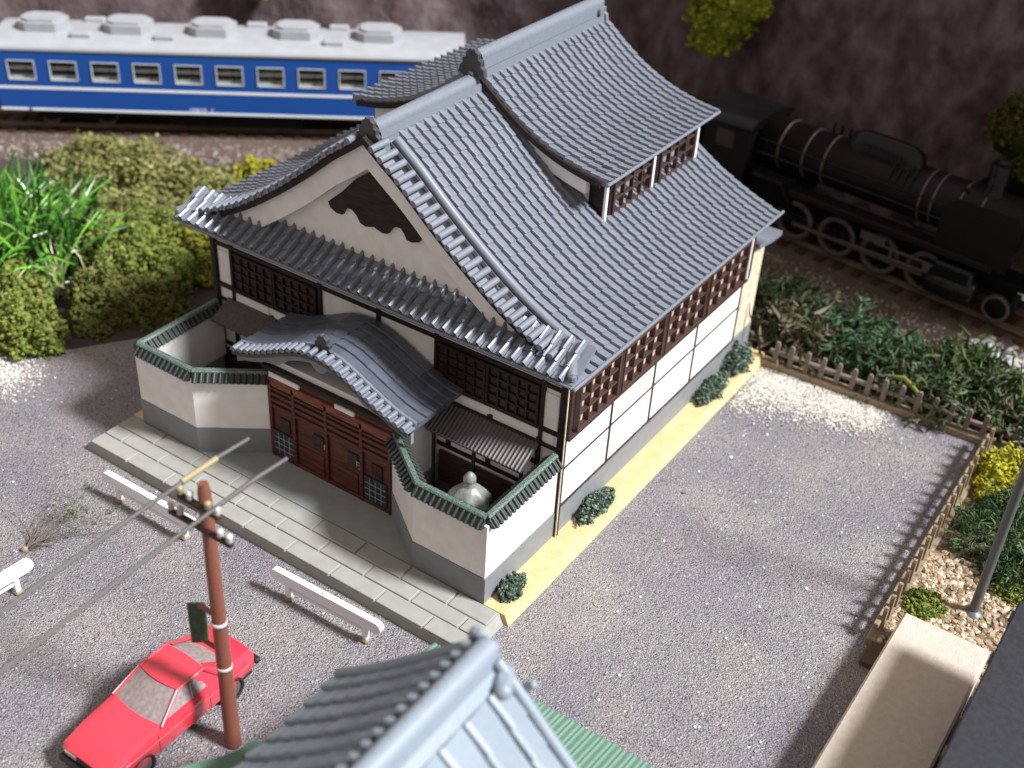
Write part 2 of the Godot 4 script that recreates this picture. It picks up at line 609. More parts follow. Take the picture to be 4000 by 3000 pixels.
# ------------------------------------------------------------------ the bathhouse
func lattice_window(parent: Node, called: String, at: Vector3, ex: Vector3, out: Vector3, w: float, h: float, cols: int, rows: int, deep: float, pane: Material, bars: Material) -> void:
	var b := Basis(ex, Vector3.UP, out)
	var fr := S()
	var t := 0.075
	for sx in [-1.0, 1.0]:
		box(fr, at + ex * (sx * (w / 2 - t / 2)) + out * (deep / 2), Vector3(t, h, deep + 0.03), 0.008, b)
		box(fr, at + Vector3.UP * (sx * (h / 2 - t / 2)) + out * (deep / 2), Vector3(w - 2 * t, t, deep + 0.02), 0.008, b)
	var o := part(called, done(fr), bars, parent)
	if pane:
		part("pane", boxm(Vector3(1, 1, 1)), pane, o, Transform3D(Basis(ex * (w - 0.02), Vector3.UP * (h - 0.02), out * 0.03), at + out * 0.012))
	var lt := S()
	for i in range(1, cols):
		box(lt, at + ex * (-w / 2 + t + (w - 2 * t) * i / cols) + out * (deep * 0.52), Vector3(0.052, h - 2 * t, deep * 0.92), 0.006, b)
	for i in range(1, rows):
		box(lt, at + Vector3.UP * (-h / 2 + t + (h - 2 * t) * i / rows) + out * (deep * 0.5), Vector3(w - 2 * t, 0.052, deep * 0.86), 0.006, b)
	part("lattice", done(lt), bars, o)

func bathhouse() -> void:
	var t := thing("bathhouse", "white bathhouse with brown timbers, two grey tiled gable roofs and a curved porch roof", "bathhouse")
	# plinth and paving
	var st := S()
	prism(st, PackedVector2Array([Vector2(-6.0, 0.0), Vector2(6.0, 0.0), Vector2(6.14, GROUND), Vector2(-6.14, GROUND)]), Vector3(0, -0.012, -15.1), Vector3.RIGHT, Vector3.UP, Vector3(0, 0, 15.1))
	box(st, Vector3(0, GROUND / 2 - 0.01, 0.04), Vector3(12.0, -GROUND - 0.01, 0.1), 0.03)
	var plinth := part("plinth", done(st), M.slab, t)
	st = S()
	var skirt_front := [[Vector3(-6.0, -0.014, 0.09), Vector3(6.0, -0.014, 0.09)], [Vector3(-6.14, GROUND, 0.11), Vector3(6.14, GROUND, 0.11)]]
	sheet(st, skirt_front, Vector3(0, 0.4, 1))
	tri(st, Vector3(6.0, -0.014, 0.09), Vector3(6.14, GROUND, 0.11), Vector3(6.14, GROUND, -0.1), Vector3(1, 0.4, 0))
	tri(st, Vector3(-6.0, -0.014, 0.09), Vector3(-6.14, GROUND, 0.11), Vector3(-6.14, GROUND, -0.1), Vector3(-1, 0.4, 0))
	part("plinth_edge", done(st), M.slab, t)
	var rowz := [[0.08, -0.385, -4.63], [-0.395, -0.825, -5.35], [-0.835, -1.34, -4.63]]
	for rw in rowz:
		var edges := [-6.0]
		var x: float = rw[2]
		while x < 5.9:
			edges.append(x)
			x += 1.36
		edges.append(6.0)
		for i in edges.size() - 1:
			var w: float = edges[i + 1] - edges[i]
			var d: float = rw[0] - rw[1]
			part("paving_slab", boxm(Vector3(w - 0.05, 0.05, d - 0.03), 0.015), M.slab, plinth, Transform3D(Basis.IDENTITY.rotated(Vector3.RIGHT, rng.randf_range(-0.004, 0.004)), Vector3((edges[i] + edges[i + 1]) / 2, 0.004 + rng.randf_range(-0.004, 0.004), (rw[0] + rw[1]) / 2)))
	st = S()
	prism(st, PackedVector2Array([Vector2(-3.6, 1.35), Vector2(3.6, 1.35), Vector2(2.1, 2.6), Vector2(-2.1, 2.6)]), Vector3(0, -0.02, 0), Vector3.RIGHT, Vector3(0, 0, -1), Vector3(0, 0.032, 0))
	part("entrance_apron", done(st), M.apron, t)
	st = S()
	box(st, Vector3(5.83, -0.008, -8.22), Vector3(0.62, 0.035, 13.74), 0.01)
	prism(st, PackedVector2Array([Vector2(6.142, -0.001), Vector2(6.16, GROUND), Vector2(6.12, GROUND)]), Vector3(0, 0, -15.09), Vector3.RIGHT, Vector3.UP, Vector3(0, 0, 13.7))
	quad(st, Vector3(6.145, 0.0, -15.1), Vector3(6.145, 0.0, -1.35), Vector3(6.26, GROUND, -1.35), Vector3(6.26, GROUND, -15.1), Vector3(1, 0.3, 0))
	quad(st, Vector3(6.145, 0.0, -1.35), Vector3(6.26, GROUND, -1.35), Vector3(6.0, GROUND, -1.35), Vector3(6.0, 0.0, -1.35), Vector3(0, 0, 1))
	part("sand_strip", done(st), M.ochre, t)
	part("sand_strip", boxm(Vector3(0.5, 0.03, 13.6), 0.01, Vector3(-5.76, -0.004, -8.2)), M.ochre, t)
	# body
	st = S()
	box(st, Vector3(0, 2.45, -9.12), Vector3(11.04, 4.9, 9.56))
	prism(st, PackedVector2Array([Vector2(-5.5, 4.8), Vector2(5.5, 4.8), Vector2(3.2, 6.1), Vector2(0, 8.3), Vector2(-3.2, 6.1)]), Vector3(0, 0, -13.85), Vector3.RIGHT, Vector3.UP, Vector3(0, 0, 9.2))
	var wall := part("wall", done(st), M.white, t)
	st = S()
	box(st, Vector3(0, 0.37, -9.12), Vector3(11.12, 0.75, 9.64), 0.01)
	wavy_band(st, Vector3(5.562, 0, -4.3), Vector3(5.562, 0, -13.94), Vector3(0.012, 0, 0), 0.785)
	part("wall_base", done(st), M.base, t)
	# timbers: front
	st = S()
	var zf := -4.31
	for x in [-5.47, -4.87, -1.79, 0.1, 1.88, 4.94, 5.47]:
		var tall := 4.8 if absf(x) > 5.0 else 2.3
		box(st, Vector3(x, 2.4 if absf(x) > 5 else 3.7, zf), Vector3(0.12 if absf(x) > 5 else 0.1, tall, 0.1), 0.01)
	for y in [[4.24, 0.1], [3.0, 0.12], [2.55, 0.09], [1.95, 0.1], [1.15, 0.1]]:
		box(st, Vector3(0, y[0], zf - 0.006), Vector3(10.9, y[1], 0.088), 0.01)
	for x in [-4.9, -3.5, -2.3, 2.3, 3.5, 4.9]:
		box(st, Vector3(x, 1.9, zf - 0.01), Vector3(0.13, 1.6, 0.08), 0.01)
	box(st, Vector3(5.5, 2.4, -4.31), Vector3(0.16, 4.8, 0.13), 0.015)
	box(st, Vector3(-5.5, 2.4, -4.31), Vector3(0.16, 4.8, 0.13), 0.015)
	part("front_timbers", done(st), M.timber, t)
	for sx in [-1.0, 1.0]:
		part("wainscot", boxm(Vector3(3.3, 0.98, 0.06), 0.01, Vector3(sx * 3.7, 0.5, zf + 0.04)), M.timber2, t)
	# front panels
	for p in [[-5.15, 3.58, 0.4, 0.96], [5.18, 3.55, 0.4, 0.98], [3.05, 2.78, 0.86, 0.24], [4.47, 2.78, 1.66, 0.24], [-3.05, 2.78, 0.86, 0.24], [-4.47, 2.78, 1.66, 0.24], [2.9, 1.56, 0.94, 0.62], [4.2, 1.56, 1.14, 0.62], [-4.2, 1.56, 1.14, 0.62], [5.16, 1.56, 0.34, 0.62]]:
		part("plaster_panel", boxm(Vector3(p[2], p[3], 0.05), 0.014), M.white, wall, Transform3D(Basis.IDENTITY, Vector3(p[0], p[1], zf - 0.02)))
	for sx in [-1.0, 1.0]:
		for k in 2:
			lattice_window(t, "front_window", Vector3(sx * 3.37 + (k - 0.5) * 1.5, 3.59, zf - 0.02), Vector3.RIGHT, Vector3(0, 0, 1), 1.49, 1.16, 5, 4, 0.09, M.timber2, M.timber)
	# right side: panels, dividers, lattice windows
	var divs := [-4.36, -6.62, -8.8, -11.12, -13.86]
	st = S()
	for y in [[2.93, 0.12, 0.16], [1.95, 0.05, 0.03], [0.82, 0.05, 0.035]]:
		box(st, Vector3(5.53 + y[2] / 2, y[0], -9.12), Vector3(y[2], y[1], 9.5), 0.01)
	for z in divs:
		box(st, Vector3(5.54, 1.85, z), Vector3(0.06, 2.06, 0.06), 0.01)
		box(st, Vector3(5.6, 3.9, z), Vector3(0.2, 1.86, 0.14), 0.015)
	box(st, Vector3(5.58, 2.4, -4.32), Vector3(0.1, 4.8, 0.1), 0.012)
	part("side_timbers", done(st), M.timber2, t)
	part("corner_post", boxm(Vector3(0.03, 4.7, 0.035), 0.006, Vector3(5.62, 2.36, -4.255)), M.cream, t)
	for i in 4:
		var z0: float = divs[i] - 0.05
		var z1: float = divs[i + 1] + 0.05
		for y in [[1.39, 1.06], [2.42, 0.86]]:
			part("plaster_panel", boxm(Vector3(0.03, y[1], z0 - z1), 0.01), M.white, wall, Transform3D(Basis.IDENTITY, Vector3(5.532, y[0], (z0 + z1) / 2)))
		var wz := (z0 - z1) - (0.3 if i == 0 or i == 3 else 0.06)
		var mid := (z0 + z1) / 2 - (0.11 if i == 0 else -0.1 if i == 3 else 0.0)
		if i == 0:
			part("plaster_panel", boxm(Vector3(0.05, 1.5, 0.2), 0.01), M.white, wall, Transform3D(Basis.IDENTITY, Vector3(5.55, 3.75, -4.52)))
		if i == 3:
			part("plaster_panel", boxm(Vector3(0.05, 1.6, 0.16), 0.01), M.white, wall, Transform3D(Basis.IDENTITY, Vector3(5.66, 3.75, -13.8)))
		lattice_window(t, "side_window", Vector3(5.53, 3.63, mid), Vector3(0, 0, -1), Vector3(1, 0, 0), wz, 1.3, 4, 3, 0.17, M.paper, M.lattice)
	# left side, mostly hidden
	st = S()
	for y in [2.93, 1.95, 0.82]:
		box(st, Vector3(-5.55, y, -9.12), Vector3(0.06, 0.07, 9.5), 0.01)
	for z in divs:
		box(st, Vector3(-5.55, 2.4, z), Vector3(0.08, 4.7, 0.1), 0.01)
	part("side_timbers", done(st), M.timber2, t)
	# ---- main roof
	var tab := smooth_tab([Vector2(0.0, 8.92), Vector2(0.4, 8.62), Vector2(1.0, 8.18), Vector2(1.8, 7.5), Vector2(2.7, 6.8), Vector2(3.75, 6.08), Vector2(4.6, 5.62), Vector2(5.4, 5.28), Vector2(6.1, 5.04)], 28)
	st = S()
	roof_deck(st, tab, -4.54, -14.24, 0.12)
	# skirt in front and its hips
	var skirt := smooth_tab([Vector2(0.0, 5.62), Vector2(0.45, 5.34), Vector2(0.92, 5.1)], 8)
	for sx in [-1.0, 1.0]:
		quad(st, Vector3(sx * 5.2, 5.36, -4.3), Vector3(sx * 6.1, 5.02, -4.3), Vector3(sx * 6.08, 5.03, -3.56), Vector3(sx * 5.5, 5.3, -4.0), Vector3(sx * 0.4, 1, 0.1))
		quad(st, Vector3(sx * 6.1, 5.02, -4.3), Vector3(sx * 6.08, 5.03, -3.56), Vector3(sx * 6.06, 4.9, -3.58), Vector3(sx * 6.08, 4.9, -4.3), Vector3(sx, 0, 0))
	var pts := PackedVector2Array()
	for p in skirt:
		pts.append(Vector2(p.x, p.y - 0.02))
	for i in range(skirt.size() - 1, -1, -1):
		pts.append(Vector2(skirt[i].x, skirt[i].y - 0.13))
	prism(st, pts, Vector3(-6.06, 0, -4.48), Vector3(0, 0, 1), Vector3.UP, Vector3(12.12, 0, 0))
	box(st, Vector3(0, 4.93, -4.0), Vector3(11.6, 0.05, 0.8))
	var roof := part("main_roof", done(st), M.tile3, t)
	st = S()
	box(st, Vector3(6.12, 4.985, -9.0), Vector3(0.07, 0.09, 10.9), 0.02)
	box(st, Vector3(-6.12, 4.985, -9.0), Vector3(0.07, 0.09, 10.9), 0.02)
	box(st, Vector3(0, 5.02, -3.545), Vector3(12.16, 0.07, 0.06), 0.02)
	part("eave_edge", done(st), M.tile2, roof)
	var O := Vector3.ZERO
	# right slope, nearest columns first
	var right := tile_frames(tab, O, Vector3.RIGHT, Vector3(0, 0, 1), -4.87, -14.2, 31, 27, func(x, z): return x > 0.24 and not (x < 3.5 and z < -8.9))
	var front := tile_frames(skirt, Vector3(0, 0, -4.46), Vector3(0, 0, 1), Vector3(1, 0, 0), 5.86, -5.95, 38, 3, null, 1.3, true)
	var lower := tile_frames(tab, O, Vector3.RIGHT, Vector3(0, 0, 1), -4.2, -4.82, 2, 27, func(x, z): return x > 5.55)
	lay_tiles(right, 170, roof, [M.tile, M.tile2, M.tile3])
	lay_tiles(front, 114, roof, [M.tile, M.tile2], 4)
	lay_tiles(lower, 0, roof, [M.tile])
	var left := tile_frames(tab, O, Vector3.LEFT, Vector3(0, 0, 1), -4.82, -14.2, 31, 27, func(x, z): return x > 0.24 and not (x < 3.4 and z < -9.2), 1.3, true)
	lay_tiles(left, 0, roof, [M.tile, M.tile3])
	# verge
	var L := slope_len(tab)
	for sx in [-1.0, 1.0]:
		var path := []
		for i in 19:
			var p := slope_at(tab, 0.45 + (L - 1.25) * i / 18.0)
			path.append(Vector3(sx * p.x, p.y + 0.05, -4.68))
		st = S()
		tube(st, path, [0.12], 8)
		part("verge_roll", done(st), M.tile2, roof)
		var n := 21
		for i in n:
			var s := 0.38 + (L - 0.95) * i / n
			var p := slope_at(tab, s)
			var q := slope_at(tab, s + 0.02)
			var d := (q - p).normalized()
			var X := Vector3(sx * d.x, d.y, 0)
			var N := Vector3(sx * -d.y, d.x, 0)
			if N.y < 0:
				N = -N
			var P := Vector3(sx * p.x, p.y, -4.05)
			st = S()
			tube(st, [P + N * 0.06 + Vector3(0, 0, 0.24), P + N * 0.11 + Vector3(0, 0, -0.3)], [0.085, 0.085], 8)
			box(st, P + X * 0.18 + N * 0.02 + Vector3(0, 0, 0.03), Vector3(0.17, 0.05, 0.36), 0.015, Basis(X, N, X.cross(N)))
			part("verge_tile", done(st), M.tile2 if i % 2 else M.tile, roof)
		st = S()
		tube(st, [Vector3(sx * 5.36, 5.44, -4.5), Vector3(sx * 5.72, 5.32, -4.06), Vector3(sx * 6.0, 5.2, -3.66)], [0.13, 0.13, 0.12], 8)
		box(st, Vector3(sx * 5.44, 5.52, -4.4), Vector3(0.26, 0.24, 0.24), 0.05)
		box(st, Vector3(sx * 5.98, 5.2, -3.68), Vector3(0.2, 0.2, 0.18), 0.05)
		part("hip_roll", done(st), M.ridge, roof)
	part("verge_board", under_band(tab, 0.02, 0.2, -4.24, -3.94, 5.2), M.timber, roof)
	part("bargeboard", under_band(tab, 0.2, 0.84, -4.3, -4.1, 4.75), M.white, roof)
	st = S()
	var gp := PackedVector2Array([Vector2(-4.4, 5.45), Vector2(4.4, 5.45)])
	for x in [3.6, 2.7, 1.8, 1.0, 0.0, -1.0, -1.8, -2.7, -3.6]:
		gp.append(Vector2(x, height_at(tab, absf(x)) - 0.4))
	prism(st, gp, Vector3(0, 0, -4.72), Vector3.RIGHT, Vector3.UP, Vector3(0, 0, 0.34))
	part("gable_wall", done(st), M.white, t)
	st = S()
	var half := [Vector2(0.0, 7.98), Vector2(0.5, 7.62), Vector2(0.95, 7.14), Vector2(1.4, 6.74), Vector2(1.33, 6.6), Vector2(1.14, 6.52), Vector2(0.97, 6.53), Vector2(0.9, 6.66), Vector2(0.8, 6.77), Vector2(0.66, 6.76), Vector2(0.52, 6.66), Vector2(0.42, 6.5), Vector2(0.26, 6.46), Vector2(0.1, 6.5), Vector2(0.0, 6.54)]
	pts = PackedVector2Array()
	for p in half:
		pts.append(p)
	for i in range(half.size() - 2, 0, -1):
		pts.append(Vector2(-half[i].x, half[i].y))
	prism(st, pts, Vector3(0, 0, -4.39), Vector3.RIGHT, Vector3.UP, Vector3(0, 0, 0.1))
	part("gable_carving", done(st), M.timber, t)
	st = S()
	ridge(st, 0, 8.42, 9.12, -4.3, -8.75, 0.3)
	part("main_ridge", done(st), M.ridge, t)
	st = S()
	oni(st, Vector3(0, 8.72, -4.24), 0.55)
	part("ridge_ornament", done(st), M.tile_dark, t)
	# ---- upper storey
	st = S()
	box(st, Vector3(0, 6.55, -8.85), Vector3(7.14, 1.5, 0.2))
	box(st, Vector3(0, 6.55, -13.55), Vector3(7.14, 1.5, 0.2))
	box(st, Vector3(-3.5, 6.55, -11.2), Vector3(0.14, 1.5, 4.5))
	box(st, Vector3(3.5, 6.05, -11.2), Vector3(0.14, 0.3, 4.5))
	box(st, Vector3(3.5, 7.34, -11.2), Vector3(0.14, 0.1, 4.5))
	box(st, Vector3(0, 7.4, -11.2), Vector3(6.86, 0.04, 4.5))
	var utab := smooth_tab([Vector2(0.0, 9.22), Vector2(0.47, 8.9), Vector2(1.05, 8.46), Vector2(1.76, 8.04), Vector2(2.5, 7.74), Vector2(3.2, 7.56), Vector2(3.92, 7.44)], 20)
	gp = PackedVector2Array([Vector2(-3.56, 7.2), Vector2(3.56, 7.2)])
	for x in [3.4, 2.5, 1.76, 1.05, 0.5, 0.0, -0.5, -1.05, -1.76, -2.5, -3.4]:
		gp.append(Vector2(x, height_at(utab, absf(x)) - 0.2))
	prism(st, gp, Vector3(0, 0, -13.65), Vector3.RIGHT, Vector3.UP, Vector3(0, 0, 0.2))
	prism(st, gp, Vector3(0, 0, -8.95), Vector3.RIGHT, Vector3.UP, Vector3(0, 0, 0.2))
	part("upper_wall", done(st), M.white, t)
	st = S()
	for z in [-8.76, -11.13, -13.6]:
		box(st, Vector3(3.6, 6.6, z - (0.16 if z > -13 else -0.16)), Vector3(0.12, 1.7, 0.2), 0.015)
	box(st, Vector3(3.4, 6.6, -8.72), Vector3(0.46, 1.9, 0.06), 0.015)
	box(st, Vector3(3.6, 6.14, -11.2), Vector3(0.14, 0.12, 4.8), 0.01)
	part("upper_timbers", done(st), M.timber, t)
	st = S()
	box(st, Vector3(-3.4, 6.6, -8.72), Vector3(0.46, 1.9, 0.06), 0.015)
	box(st, Vector3(-3.62, 6.6, -8.9), Vector3(0.14, 1.7, 0.3), 0.015)
	part("upper_corner_board", done(st), M.timber, t)
	for z in [-8.76, -11.13, -13.56]:
		part("white_strip", boxm(Vector3(0.08, 1.5, 0.1), 0.01, Vector3(3.64, 6.62, z + 0.04)), M.rail_white, t)
	for z in [-10.02, -12.4]:
		lattice_window(t, "upper_window", Vector3(3.56, 6.74, z), Vector3(0, 0, -1), Vector3(1, 0, 0), 1.95, 1.12, 4, 3, 0.12, null, M.lattice)
	st = S()
	roof_deck(st, utab, -8.2, -14.05, 0.1)
	var uroof := part("upper_roof", done(st), M.tile3, t)
	st = S()
	for sx in [-1.0, 1.0]:
		box(st, Vector3(sx * 3.94, 7.39, -11.15), Vector3(0.07, 0.08, 5.92), 0.02)
	part("eave_edge", done(st), M.tile2, uroof)
	var ur := tile_frames(utab, O, Vector3.RIGHT, Vector3(0, 0, 1), -8.18, -14.08, 20, 17, func(x, _z): return x > 0.2)
	lay_tiles(ur, 0, uroof, [M.tile, M.tile2, M.tile3])
	var ul := tile_frames(utab, O, Vector3.LEFT, Vector3(0, 0, 1), -8.18, -14.08, 20, 17, func(x, _z): return x > 0.2, 1.3, true)
	lay_tiles(ul, 0, uroof, [M.tile, M.tile3])
	part("verge_board", under_band(utab, 0.02, 0.17, -8.3, -8.12, 3.9), M.timber, uroof)
	part("bargeboard", under_band(utab, 0.17, 0.62, -8.45, -8.3, 3.45), M.white, uroof)
	st = S()
	ridge(st, 0, 8.85, 9.68, -8.2, -13.8, 0.29)
	for z in [-13.85]:
		tube(st, [Vector3(0.2, 9.42, z + 0.3), Vector3(0.34, 9.42, z + 0.3)], [0.1], 8)
	part("upper_ridge", done(st), M.ridge, t)
	st = S()
	oni(st, Vector3(0, 9.16, -8.14), 0.62)
	part("ridge_ornament", done(st), M.tile_dark, t)
	st = S()
	oni(st, Vector3(0, 9.1, -13.95), 0.55)
	part("ridge_ornament", done(st), M.ridge, t)
	# ---- boiler annex behind
	st = S()
	box(st, Vector3(2.6, 1.9, -14.55), Vector3(5.8, 3.8, 1.3))
	part("annex_wall", done(st), M.cream, t)
	part("annex_base", boxm(Vector3(5.84, 0.8, 1.34), 0.01, Vector3(2.6, 0.39, -14.55)), M.base, t)
	st = S()
	prism(st, PackedVector2Array([Vector2(-0.1, 4.02), Vector2(0.8, 3.84), Vector2(1.5, 3.8), Vector2(1.5, 3.66), Vector2(0.8, 3.7), Vector2(-0.1, 3.88)]), Vector3(-0.4, 0, -14.1), Vector3(0, 0, -1), Vector3.UP, Vector3(6.2, 0, 0), 1)
	part("annex_roof", done(st), M.tile2, t)
	porch(t)
	garden(t)

func porch(t: Node3D) -> void:
	var z1 := -2.52
	var st := S()
	box(st, Vector3(0.02, 1.5, -3.4), Vector3(3.9, 3.0, 1.72))
	part("porch_wall", done(st), M.white, t)
	part("porch_base", boxm(Vector3(3.96, 0.5, 1.7), 0.01, Vector3(0.02, 0.24, -3.42)), M.base, t)
	# wooden front
	st = S()
	box(st, Vector3(0.02, 1.3, z1), Vector3(3.94, 2.6, 0.06))
	for x in [-1.9, -1.12, -0.06, 1.06, 1.94]:
		box(st, Vector3(x, 1.2, z1 + 0.05), Vector3(0.1, 2.4, 0.1), 0.012)
	for y in [0.05, 1.62, 1.8, 1.98, 2.14]:
		box(st, Vector3(0.02, y, z1 + 0.045), Vector3(3.94, 0.1 if y < 2 else 0.07, 0.08), 0.012)
	for x in [-0.6, 0.5]:
		box(st, Vector3(x, 0.42, z1 + 0.04), Vector3(0.84, 0.62, 0.04), 0.012)
	var wood := part("entrance_front", done(st), M.redwood, t)
	part("lintel_board", boxm(Vector3(3.94, 0.26, 0.1), 0.02, Vector3(0.02, 2.36, z1 + 0.05)), M.redwood2, wood)
	st = S()
	part("pale_slat", boxm(Vector3(1.0, 0.16, 0.1), 0.02, Vector3(-1.4, 2.56, z1 + 0.04)), M.white, wood)
	part("pale_slat", boxm(Vector3(0.62, 0.14, 0.1), 0.02, Vector3(0.55, 2.54, z1 + 0.04)), M.white, wood)
	for x in [-1.46, -0.34, 0.76, 1.52]:
		part("door_pane", boxm(Vector3(0.34, 0.42, 0.05), 0.01, Vector3(x, 1.12, z1 + 0.05)), M.timber2, wood)
	st = S()
	for k in [0.0, 1.0]:
		var c := Vector3(-0.08 + k * 1.05, 1.1, z1 + 0.085)
		box(st, c + Vector3(-0.05, 0, 0), Vector3(0.022, 0.16, 0.008))
		box(st, c + Vector3(0.05, -0.01, 0), Vector3(0.022, 0.16, 0.008))
		box(st, c + Vector3(0, 0.06, 0.004), Vector3(0.12, 0.022, 0.008))
		box(st, c + Vector3(0, -0.02, 0.004), Vector3(0.09, 0.018, 0.008))
		box(st, c + Vector3(0.02, -0.12, 0), Vector3(0.07, 0.02, 0.008), 0.0, Basis(Vector3(0, 0, 1), 0.5))
	part("door_lettering", done(st), M.paleline, wood)
	for sx in [-1.5, 1.5]:
		var o := part("tiled_panel", boxm(Vector3(0.72, 0.72, 0.06), 0.01, Vector3(sx, 0.5, z1 + 0.06)), M.slate, wood)
		st = S()
		for k in [-0.18, 0.0, 0.18]:
			box(st, Vector3(sx + k, 0.5, z1 + 0.092), Vector3(0.014, 0.66, 0.006))
			box(st, Vector3(sx, 0.5 + k, z1 + 0.094), Vector3(0.66, 0.012, 0.006))
		part("grout_line", done(st), M.paleline, o)
	# curved roof
	var half := smooth_tab([Vector2(0.0, 4.04), Vector2(0.5, 3.97), Vector2(1.0, 3.77), Vector2(1.5, 3.53), Vector2(2.0, 3.31), Vector2(2.4, 3.18), Vector2(2.74, 3.12)], 20)
	st = S()
	roof_deck(st, half, -2.12, -4.28, 0.1)
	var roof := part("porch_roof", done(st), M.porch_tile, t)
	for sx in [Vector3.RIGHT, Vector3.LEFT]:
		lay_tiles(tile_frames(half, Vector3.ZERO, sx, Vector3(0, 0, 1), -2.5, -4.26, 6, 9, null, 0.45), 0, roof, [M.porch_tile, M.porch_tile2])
	st = S()
	var band := PackedVector2Array()
	for i in range(half.size() - 1, 0, -1):
		band.append(Vector2(-half[i].x, half[i].y))
	for p in half:
		band.append(p)
	var path := []
	for p in band:
		path.append(Vector3(p.x, p.y + 0.05, -2.44))
	tube(st, path, [0.055], 6)
	part("verge_strip", done(st), M.tile3, roof)
	st = S()
	path = []
	for p in band:
		path.append(Vector3(p.x, p.y + 0.05, -2.36))
	tube(st, path, [0.03], 6)
	part("verge_strip", done(st), M.tile_dark, roof)
	var L := slope_len(half)
	for sx in [-1.0, 1.0]:
		for i in 13:
			var s := (i + 0.5) * L / 13.0
			var p := slope_at(half, s)
			var d := (slope_at(half, minf(s + 0.02, L)) - slope_at(half, s - 0.02)).normalized()
			var N := Vector3(-d.y * sx, d.x, 0)
			var P := Vector3(sx * p.x, p.y, -2.2)
			st = S()
			tube(st, [P + N * 0.05 + Vector3(0, 0, 0.16), P + N * 0.075 + Vector3(0, 0, -0.14)], [0.075, 0.075], 8)
			var X := Vector3(sx * d.x, d.y, 0)
			box(st, P + X * 0.1 + N * 0.01, Vector3(0.12, 0.04, 0.28), 0.012, Basis(X, N, X.cross(N)))
			part("verge_tile", done(st), M.tile3, roof)
	st = S()
	oni(st, Vector3(0.02, 3.98, -2.46), 0.5)
	part("ridge_ornament", done(st), M.tile_dark, roof)
	# bargeboard with a scalloped lower edge
	st = S()
	var up := PackedVector2Array()
	var low := PackedVector2Array()
	for p in band:
		up.append(Vector2(p.x, p.y - 0.1))
	for i in range(band.size() - 1, -1, -1):
		var x := absf(band[i].x)
		low.append(Vector2(band[i].x, band[i].y - 0.34 - 0.1 * maxf(0.0, cos((x - 1.35) * 4.2)) - (0.12 if x < 0.2 else 0.0)))
	up.append_array(low)
	prism(st, up, Vector3(0, 0, -2.34), Vector3.RIGHT, Vector3.UP, Vector3(0, 0, 0.1))
	part("bargeboard", done(st), M.base, roof)
	part("verge_board", under_band(half, 0.04, 0.13, -2.22, -2.08, 2.8), M.tile_dark, roof)
	st = S()
	box(st, Vector3(0, 2.75, -2.5), Vector3(4.2, 0.16, 0.2), 0.02)
	part("porch_beam", done(st), M.timber, t)

# a skirting band from a to b whose upper edge wanders like a hand-painted line
func wavy_band(st: SurfaceTool, a: Vector3, b: Vector3, out: Vector3, top: float) -> void:
	var n := int(a.distance_to(b) / 0.16)
	var pts := PackedVector2Array([Vector2(0, -0.01), Vector2(a.distance_to(b), -0.01)])
	for i in range(n, -1, -1):
		pts.append(Vector2(a.distance_to(b) * i / n, top + rng.randf_range(-0.016, 0.016)))
	prism(st, pts, a, (b - a).normalized(), Vector3.UP, out)

# a length of tiled wall coping along a -> b
func coping(st: SurfaceTool, tilest: SurfaceTool, a: Vector3, b: Vector3, y: float) -> void:
	var d := (b - a).normalized()
	var s := d.cross(Vector3.UP)
	var up := Vector3.UP
	var L := a.distance_to(b)
	prism(st, PackedVector2Array([Vector2(-0.085, 0.2), Vector2(-0.05, 0.245), Vector2(0.05, 0.245), Vector2(0.085, 0.2), Vector2(0.075, 0.13), Vector2(-0.075, 0.13)]), Vector3(a.x, y, a.z), s, up, d * L)
	prism(tilest, PackedVector2Array([Vector2(-0.24, -0.02), Vector2(-0.05, 0.17), Vector2(0.05, 0.17), Vector2(0.24, -0.02), Vector2(0.2, -0.06), Vector2(-0.2, -0.06)]), Vector3(a.x, y, a.z), s, up, d * L)

